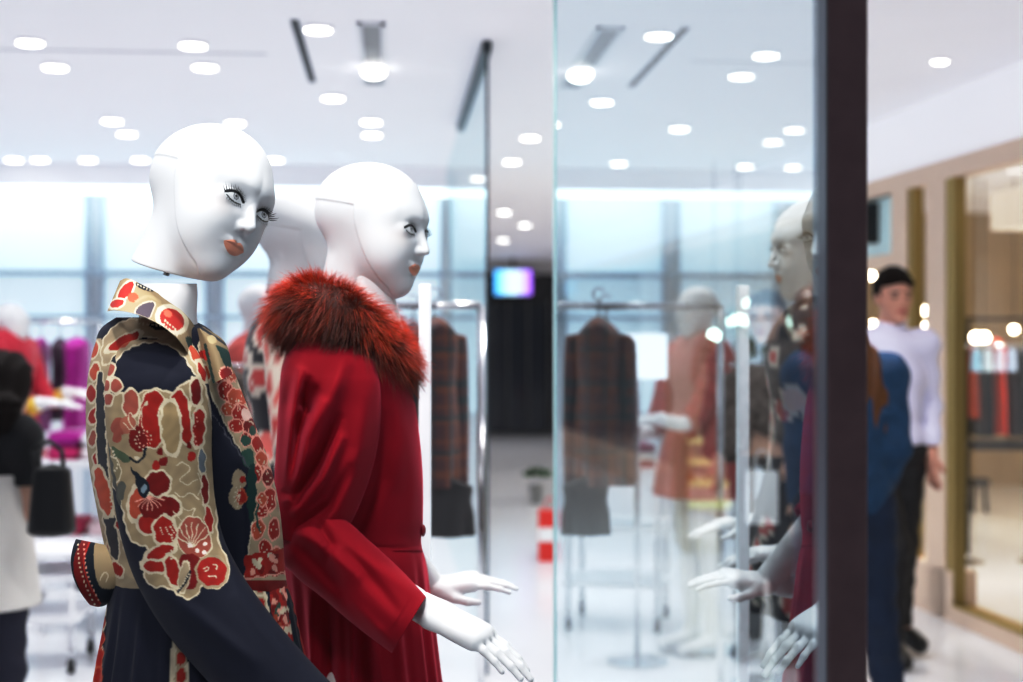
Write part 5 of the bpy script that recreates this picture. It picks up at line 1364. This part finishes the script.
plant('low green plant in a dark grey pot on the walkway floor', 536, 12.6, .31, .17, .12, M_LEAF, 140, seed=5)
q_ = PX(752, 344, 6.9); plant_x = 2 * XG - q_[0]  # added dark plant, hidden from view, darkening the side pane's reflection
h_ = (511.5 + F * (np.array([plant_x, q_[1], 0]) @ RGT) / (np.array([plant_x, q_[1], 0]) @ FWD))
plant('added dark leafy plant in a grey pot, darkening the side pane reflection', h_, float(np.array([plant_x, q_[1], 0]) @ FWD), 1.40, .35, .20, M_LEAF, 420, seed=8)
# red and white carrier bag at the end of the side pane
Db = 9.3; p = PX(550, 344, Db); wdt = .075
t = thing('carrier_bag', 'red and white carrier bag standing on the walkway floor by the glass edge', 'bag', (p[0], p[1], 0))
MB().obox(p, RGT, FWD, wdt, .05, 0, .33).build('bag_body', mat('red_bag', (.70, .04, .03), rough=.5), t)
MB().obox(p - FWD * .051, RGT, FWD, wdt * .99, .002, .13, .22).build('white_band', mat('white_paper', (.85, .85, .85), rough=.6), t)
hd = MB()
for k in range(8):
    a0, a1 = PI * k / 8, PI * (k + 1) / 8; q0, q1 = p + RGT * .04 * math.cos(a0), p + RGT * .04 * math.cos(a1); hd.cyl((q0[0], q0[1], .32 + .09 * math.sin(a0)), (q1[0], q1[1], .32 + .09 * math.sin(a1)), .004, n=6)
hd.build('handle', mat('red_bag', (0, 0, 0)), t)
# far black shop front with a screen above
De = 22.0
def fb(mb, pxa, pxb, pya, pyb, d0, d1):
    a, b = PX(pxa, 344, De), PX(pxb, 344, De); c = (a + b) / 2 + FWD * (d0 + d1) / 2; return mb.obox(c, RGT, FWD, np.linalg.norm(b - a) / 2, (d1 - d0) / 2, ZY(pyb, De), ZY(pya, De))
M_FB = mat('black_shopfront', (.012, .013, .02), rough=.25); M_FBG = mat('black_glass_door', (.03, .035, .05), rough=.08)
struct('wall_far', fb(MB(), 300, 700, 200, 435, .1, .4), M_WALL)
fb0 = MB(); fb(fb0, 486, 640, 275, 433, -.1, .1); struct('door_1', fb0, M_FB)
for k, px in enumerate((497, 517, 537, 560)): struct('door_%d' % (k + 2), fb(MB(), px - 8, px + 8, 305, 432, -.16, -.1), M_FBG)
fbl = MB()
for px in (508, 528, 549): fb(fbl, px - .8, px + .8, 300, 432, -.2, -.1)
struct('trim_40', fbl, mat('grey_mullion', (.10, .11, .13), rough=.4))
c = PX(513, 283, De - .4)
t = thing('screen', 'glowing blue and violet screen above the black shop front', 'screen', (c[0], c[1], c[2] - .2))
MB().obox(c, RGT, FWD, .30, .03, c[2] - .21, c[2] + .21).build('bezel', M_BLACKM, t)
ms = bpy.data.materials.new('screen_glow'); ms.use_nodes = True; nt = ms.node_tree; b = nt.nodes['Principled BSDF']; b.inputs['Base Color'].default_value = (0, 0, 0, 1)
tc = nt.nodes.new('ShaderNodeTexCoord'); sp = nt.nodes.new('ShaderNodeSeparateXYZ'); cr = nt.nodes.new('ShaderNodeValToRGB'); nt.links.new(tc.outputs['Generated'], sp.inputs[0]); nt.links.new(sp.outputs['X'], cr.inputs[0])
cr.color_ramp.elements[0].color = (.05, .45, 1, 1); cr.color_ramp.elements[1].color = (.45, .12, 1, 1); e = cr.color_ramp.elements.new(.45); e.color = (.55, .85, 1, 1)
nt.links.new(cr.outputs[0], b.inputs['Emission Color']); b.inputs['Emission Strength'].default_value = 1.6
MB().cyl((c[0], c[1], c[2] + .2), (c[0], c[1], H), .02, n=10).build('ceiling_bracket', M_BLACKM, t)
MB().obox(c - FWD * .032, RGT, FWD, .28, .004, c[2] - .19, c[2] + .19).build('display', ms, t)

# ---------------------------------------------------------------- people in the walkway
Dm = 6.5
M_SHIRT = mat('white_shirt', (.72, .72, .88), rough=.75); M_TROUS = mat('black_trousers', (.012, .012, .015), rough=.7); M_DENIM = mat('blue_denim', (.013, .062, .15), rough=.8, noise=.3, nscale=30); M_JEANS = mat('dark_jeans', (.008, .022, .060), rough=.8, noise=.35, nscale=14)
J = std_joints(head=(.03, .02, 1.625), elL=(-.05, .232, 1.13), elR=(-.02, -.235, 1.13), wrL=(.05, .195, .905), wrR=(.0, -.25, .90), knL=(.02, .06, .50), anL=(-.06, .09, .10), toL=(.08, .12, .055), hpL=(0, .085, .90), knR=(.22, -.07, .52), anR=(.20, -.07, .085), toR=(.34, -.08, .04), w=1.0)
pm = PX(887, 344, Dm)
make_person('person', 'man in a pale lavender shirt and black trousers walking towards the window', (pm[0], pm[1], 0), math.degrees(math.atan2(-FWD[1], -FWD[0])) + 10, J, [
    ('shirt', shirt_fn(.016, .955, wrist_cut(J, .0), J), M_SHIRT, 'pale lavender shirt'), ('trousers', pants_fn(.016, .99, J), M_TROUS, 'black trousers'), ('shoes', shoes_fn(), M_BLACKL, 'black shoes'), ('hair', short_hair(J), M_HAIRD, 'short black hair')], 'people in the walkway', h=.0095, skin=(.60, .33, .25))
Dj = 5.0
J = std_joints(head=(.06, .085, 1.50), chest=(0, 0, 1.17), pelvis=(0, 0, .88), shL=(0, .145, 1.31), shR=(0, -.145, 1.31), elL=(-.03, .165, 1.06), elR=(-.03, -.165, 1.06), wrL=(.08, .14, .86), wrR=(.08, -.14, .86), hpL=(0, .085, .84), hpR=(0, -.085, .84), knL=(.14, .08, .47), anL=(.10, .08, .085), toL=(.24, .09, .04), knR=(-.04, -.10, .46), anR=(-.20, -.115, .11), toR=(-.07, -.125, .04), w=.86)
pj = PX(845, 344, Dj)
make_person('person', 'woman with long auburn hair in a denim jacket and jeans behind the brown post', (pj[0], pj[1], 0), math.degrees(math.atan2(FWD[1], FWD[0])) + 4, J, [
    ('jacket', shirt_fn(.020, .83, wrist_cut(J, .0), J), M_DENIM, 'blue denim jacket'), ('jeans', pants_fn(.012, .90, J), M_JEANS, 'dark blue jeans'), ('shoes', shoes_fn(), M_BLACKL), ('hair', long_hair(J, .48, .105, -.085), M_HAIRB, 'long auburn hair')], 'people in the walkway')
Dk = 6.4
J = std_joints(head=(.04, 0, 1.53), chest=(0, 0, 1.19), pelvis=(0, 0, .90), shL=(0, .165, 1.33), shR=(0, -.165, 1.33), elL=(.02, .22, 1.08), elR=(.02, -.22, 1.08), wrL=(.14, .16, .95), wrR=(.10, -.20, .90), hpL=(0, .085, .86), hpR=(0, -.085, .86), knL=(.10, .08, .48), knR=(-.02, -.08, .48), w=1.0)
pk = PX(768, 344, Dk)
M_GFUR = mat('grey_brown_fur', (.13, .10, .085), rough=.9, noise=.6, nscale=45, bump=.8)
make_person('person', 'woman in a shaggy grey brown fur coat behind the side pane', (pk[0], pk[1], 0), math.degrees(math.atan2(-FWD[1], -FWD[0])) - 25, J, [
    ('fur_coat', lambda Fd, X, Y, Z: shirt_fn(.042, .80, wrist_cut(J, .02), J)(Fd, X, Y, Z) + .010 * np.sin(X * 90) * np.sin(Y * 90) * np.sin(Z * 80), M_GFUR, 'shaggy grey brown fur coat'), ('trousers', pants_fn(.014, .92, J), M_TROUS, 'dark trousers'), ('shoes', shoes_fn(), M_BLACKL), ('hair', long_hair(J, .30, .09), M_HAIRD, 'dark hair')], 'people in the walkway')
p = PX(762, 344, Dk - .36); 
t = thing('paper_bag', 'white paper carrier bag held by the woman in the fur coat', 'bag', (p[0], p[1], ZY(522, Dk - .3)))
z0 = ZY(522, Dk - .3); MB().obox(p, RGT, FWD, .062, .04, z0, z0 + .22).build('bag_body', mat('white_paper', (.85, .85, .85)), t)
hd = MB()
for k in range(8):
    a0, a1 = PI * k / 8, PI * (k + 1) / 8; q0, q1 = p + RGT * .035 * math.cos(a0), p + RGT * .035 * math.cos(a1); hd.cyl((q0[0], q0[1], z0 + .215 + .10 * math.sin(a0)), (q1[0], q1[1], z0 + .215 + .10 * math.sin(a1)), .004, n=6)
hd.build('handle', mat('white_paper', (0, 0, 0)), t)
# ================================================================== ceiling lamps
def down(px, py): 
    D = (H - EYE) * F / (344 - py); return PX(px, py, D)
def ceiling_lamp(p, r, group, label, proto=[None]):
    t = thing('ceiling_light', label, 'ceiling light', (p[0], p[1], H - .012), group)
    n = 28
    MB().lathe((p[0], p[1], H - .012), [(r * 1.14, .0), (r * 1.16, .004), (r * 1.16, .011)], n).build('trim_ring', M_TRIM, t)
    MB().lathe((p[0], p[1], H - .016), [(r * .94, 0), (r, .003), (r, .006)], n).build('diffuser', M_LAMP, t)
    return t
LB = 'round recessed downlight glowing in the white shop ceiling'
lamps = [(30, 41), (55, 66), (193, 44), (205, 66), (318, 28), (333, 97), (371, 121), (372, 134), (235, 122), (112, 120), (127, 133), (14, 159), (40, 159), (88, 159), (140, 159), (275, 159),
         (530, 137), (512, 161), (504, 212), (525, 225), (503, 240), (478, 178)]
for q in lamps:
    p = down(*q); D = float(p @ FWD)
    ceiling_lamp(p, (.055 if D < 8.5 else .055), 'downlights in the shop ceiling' if q[0] < 480 else 'downlights over the passage', LB if q[0] < 480 else 'round recessed downlight glowing in the ceiling over the passage')
# lamps known from their image in the side pane: stand on this side of the glass
for q in ((624, 5), (624, 30), (737, 48), (716, 70), (752, 87), (572, 99), (550, 105), (701, 123), (662, 150), (640, 176), (612, 174), (660, 176), (700, 176), (745, 174), (790, 176), (690, 60)):
    p = down(*q); x = 2 * XG - p[0]; g_ = np.array([x, p[1], 0]); g_ = 511.5 + F * (g_ @ RGT) / (g_ @ FWD)
    if -15 < g_ < 1040: continue
    if all(abs(x - r[0]) + abs(p[1] - r[1]) > .35 for r in [down(*z) for z in lamps]):
        ceiling_lamp(np.array([x, p[1], 0]), .055, 'downlights in the shop ceiling', LB)
for q in ((988, 91), (905, 125), (940, 60), (880, 160)):
    p = down(*q); ceiling_lamp(p, .035, 'small downlights over the walkway', 'small bright downlight in the ceiling over the walkway')
# recessed square box with two bulbs
a, b = down(360, 22), down(386, 22); c_, d_ = down(360, 84), down(386, 84)
x0, x1 = (a[0] + c_[0]) / 2, (b[0] + d_[0]) / 2; y0, y1 = a[1], c_[1]
t = thing('ceiling_box_light', 'square grey recessed ceiling box holding two round bulbs', 'ceiling light', ((x0 + x1) / 2, (y0 + y1) / 2, H - .01))
fr = MB().box((x0, y0, H - .010), (x0 + .02, y1, H + .01)).box((x1 - .02, y0, H - .010), (x1, y1, H + .01)).box((x0, y0, H - .010), (x1, y0 + .03, H + .01)).box((x0, y1 - .03, H - .01), (x1, y1, H + .01))
fr.build('frame', M_TRIM, t); MB().box((x0 + .02, y0 + .03, H - .006), (x1 - .02, y1 - .03, H + .005)).build('tray', M_GREYF, t)
for w in (.70,): MB().ball(((x0 + x1) / 2, y0 + (y1 - y0) * w, H - .02), .056, 16, 10, (1, 1.6, .5)).build('bulb', M_LAMP, t, smooth=True)

# light sources; the window spots include added fill without a seen fitting
def spot(name, loc, tgt, e, size, blend=.6, col=(1, .97, .95), rad=.06):
    l = bpy.data.lights.new(name, 'SPOT'); l.energy = e; l.spot_size = math.radians(size); l.spot_blend = blend; l.color = col; l.shadow_soft_size = rad
    o = bpy.data.objects.new(name, l); C.objects.link(o); o.location = loc
    o.rotation_euler = (Vector(tgt) - Vector(loc)).to_track_quat('-Z', 'Y').to_euler(); return o
def area(name, loc, tgt, e, sx, sy, col=(1, 1, 1)):
    l = bpy.data.lights.new(name, 'AREA'); l.shape = 'RECTANGLE'; l.size = sx; l.size_y = sy; l.energy = e; l.color = col
    o = bpy.data.objects.new(name, l); C.objects.link(o); o.location = loc
    o.rotation_euler = (Vector(tgt) - Vector(loc)).to_track_quat('-Z', 'Y').to_euler(); return o
spot('unseen_window_spot', (-.62, 1.75, 2.69), (-.25, 2.2, 1.3), 34, 75, .6, (1, .98, .97), .04)
spot('unseen_window_spot', (.02, 2.05, 2.69), (-.08, 2.45, 1.2), 40, 80, .6, (1, .98, .97), .04)
spot('unseen_window_spot', (-.95, 1.0, 2.45), (-.22, 2.2, 1.15), 38, 70, .7, (1, .98, .97), .12)  # added frontal spot before the pane, brightening the flowered coat
spot('unseen_window_spot', (-.30, 1.0, 2.6), (-.02, 2.45, 1.2), 40, 60, .7, (1, .98, .97), .10)  # added frontal fill on the crimson coat, its source unseen
spot('unseen_window_spot', (-.6, 2.9, 2.68), (-.2, 2.5, 1.3), 34, 80)
spot('unseen_window_spot', (.3, 3.4, 2.68), (-.15, 3.3, 1.2), 80, 80)  # added to brighten the black-dressed mannequin and its mirror image
for x in (-3.2, -1.6, -.3):
    for y in (4.8, 6.8, 8.8): spot('shop_spot', (x, y, 2.66), (x, y + .3, 0), 55, 120, .8, (1, .98, .98))
for y in (5, 8, 11.5, 15, 19): spot('passage_spot', (1.35, y, 2.66), (1.3, y + .2, 0), 80, 130, .8, (1, .98, .98))
spot('passage_spot', (1.9, 3.2, 2.66), (2.0, 4.5, 0), 70, 130, .8)
area('wall_wash', (-2.0, YB - .25, zs - .02), (-2.0, YB + .15, 1.2), 9, 4.6, .08, (.65, .90, 1))
for s_, n_ in ((S(1023) - .3, 1.4), (S(960), 2.6), (S(900), 1.2)):
    q = p0 + WD * s_ + WN * n_; spot('far_shop_spot', (q[0], q[1], 2.2 if n_ == 1.4 else 1.84 if n_ > 2 else 2.2), (q[0], q[1] + .1, 0), 75, 140, .8, (1, .97, .92))
for px in (840, 780, 720, 650):
    q = wpt(px)[0] + WN * 1.4; spot('far_shop_spot', (q[0], q[1], 2.6), (q[0], q[1] + .1, 0), 60, 140, .8, (1, .90, .72))
w = bpy.data.worlds.new('surroundings'); bpy.context.scene.world = w; w.use_nodes = True
w.node_tree.nodes['Background'].inputs[0].default_value = (.78, .86, 1, 1); w.node_tree.nodes['Background'].inputs[1].default_value = .17
bpy.context.scene.view_settings.view_transform = 'Standard'
bpy.context.scene.view_settings.look = 'None'
vs = bpy.context.scene.view_settings; vs.exposure = .12; vs.use_curve_mapping = True
cv = vs.curve_mapping.curves[3]; cv.points.new(.18, .13); cv.points.new(.62, .70); vs.curve_mapping.update()
cam = bpy.data.cameras.new('camera'); co = bpy.data.objects.new('camera', cam); C.objects.link(co)
co.location = (0, 0, EYE); co.rotation_euler = (PI / 2, 0, -YAW)
cam.lens = 50; cam.sensor_width = 36; cam.shift_y = 2.5 / 1023; cam.clip_start = .05; cam.clip_end = 100
cam.dof.use_dof = True; cam.dof.focus_distance = 2.16; cam.dof.aperture_fstop = 2.7; cam.dof.aperture_blades = 0
bpy.context.scene.camera = co
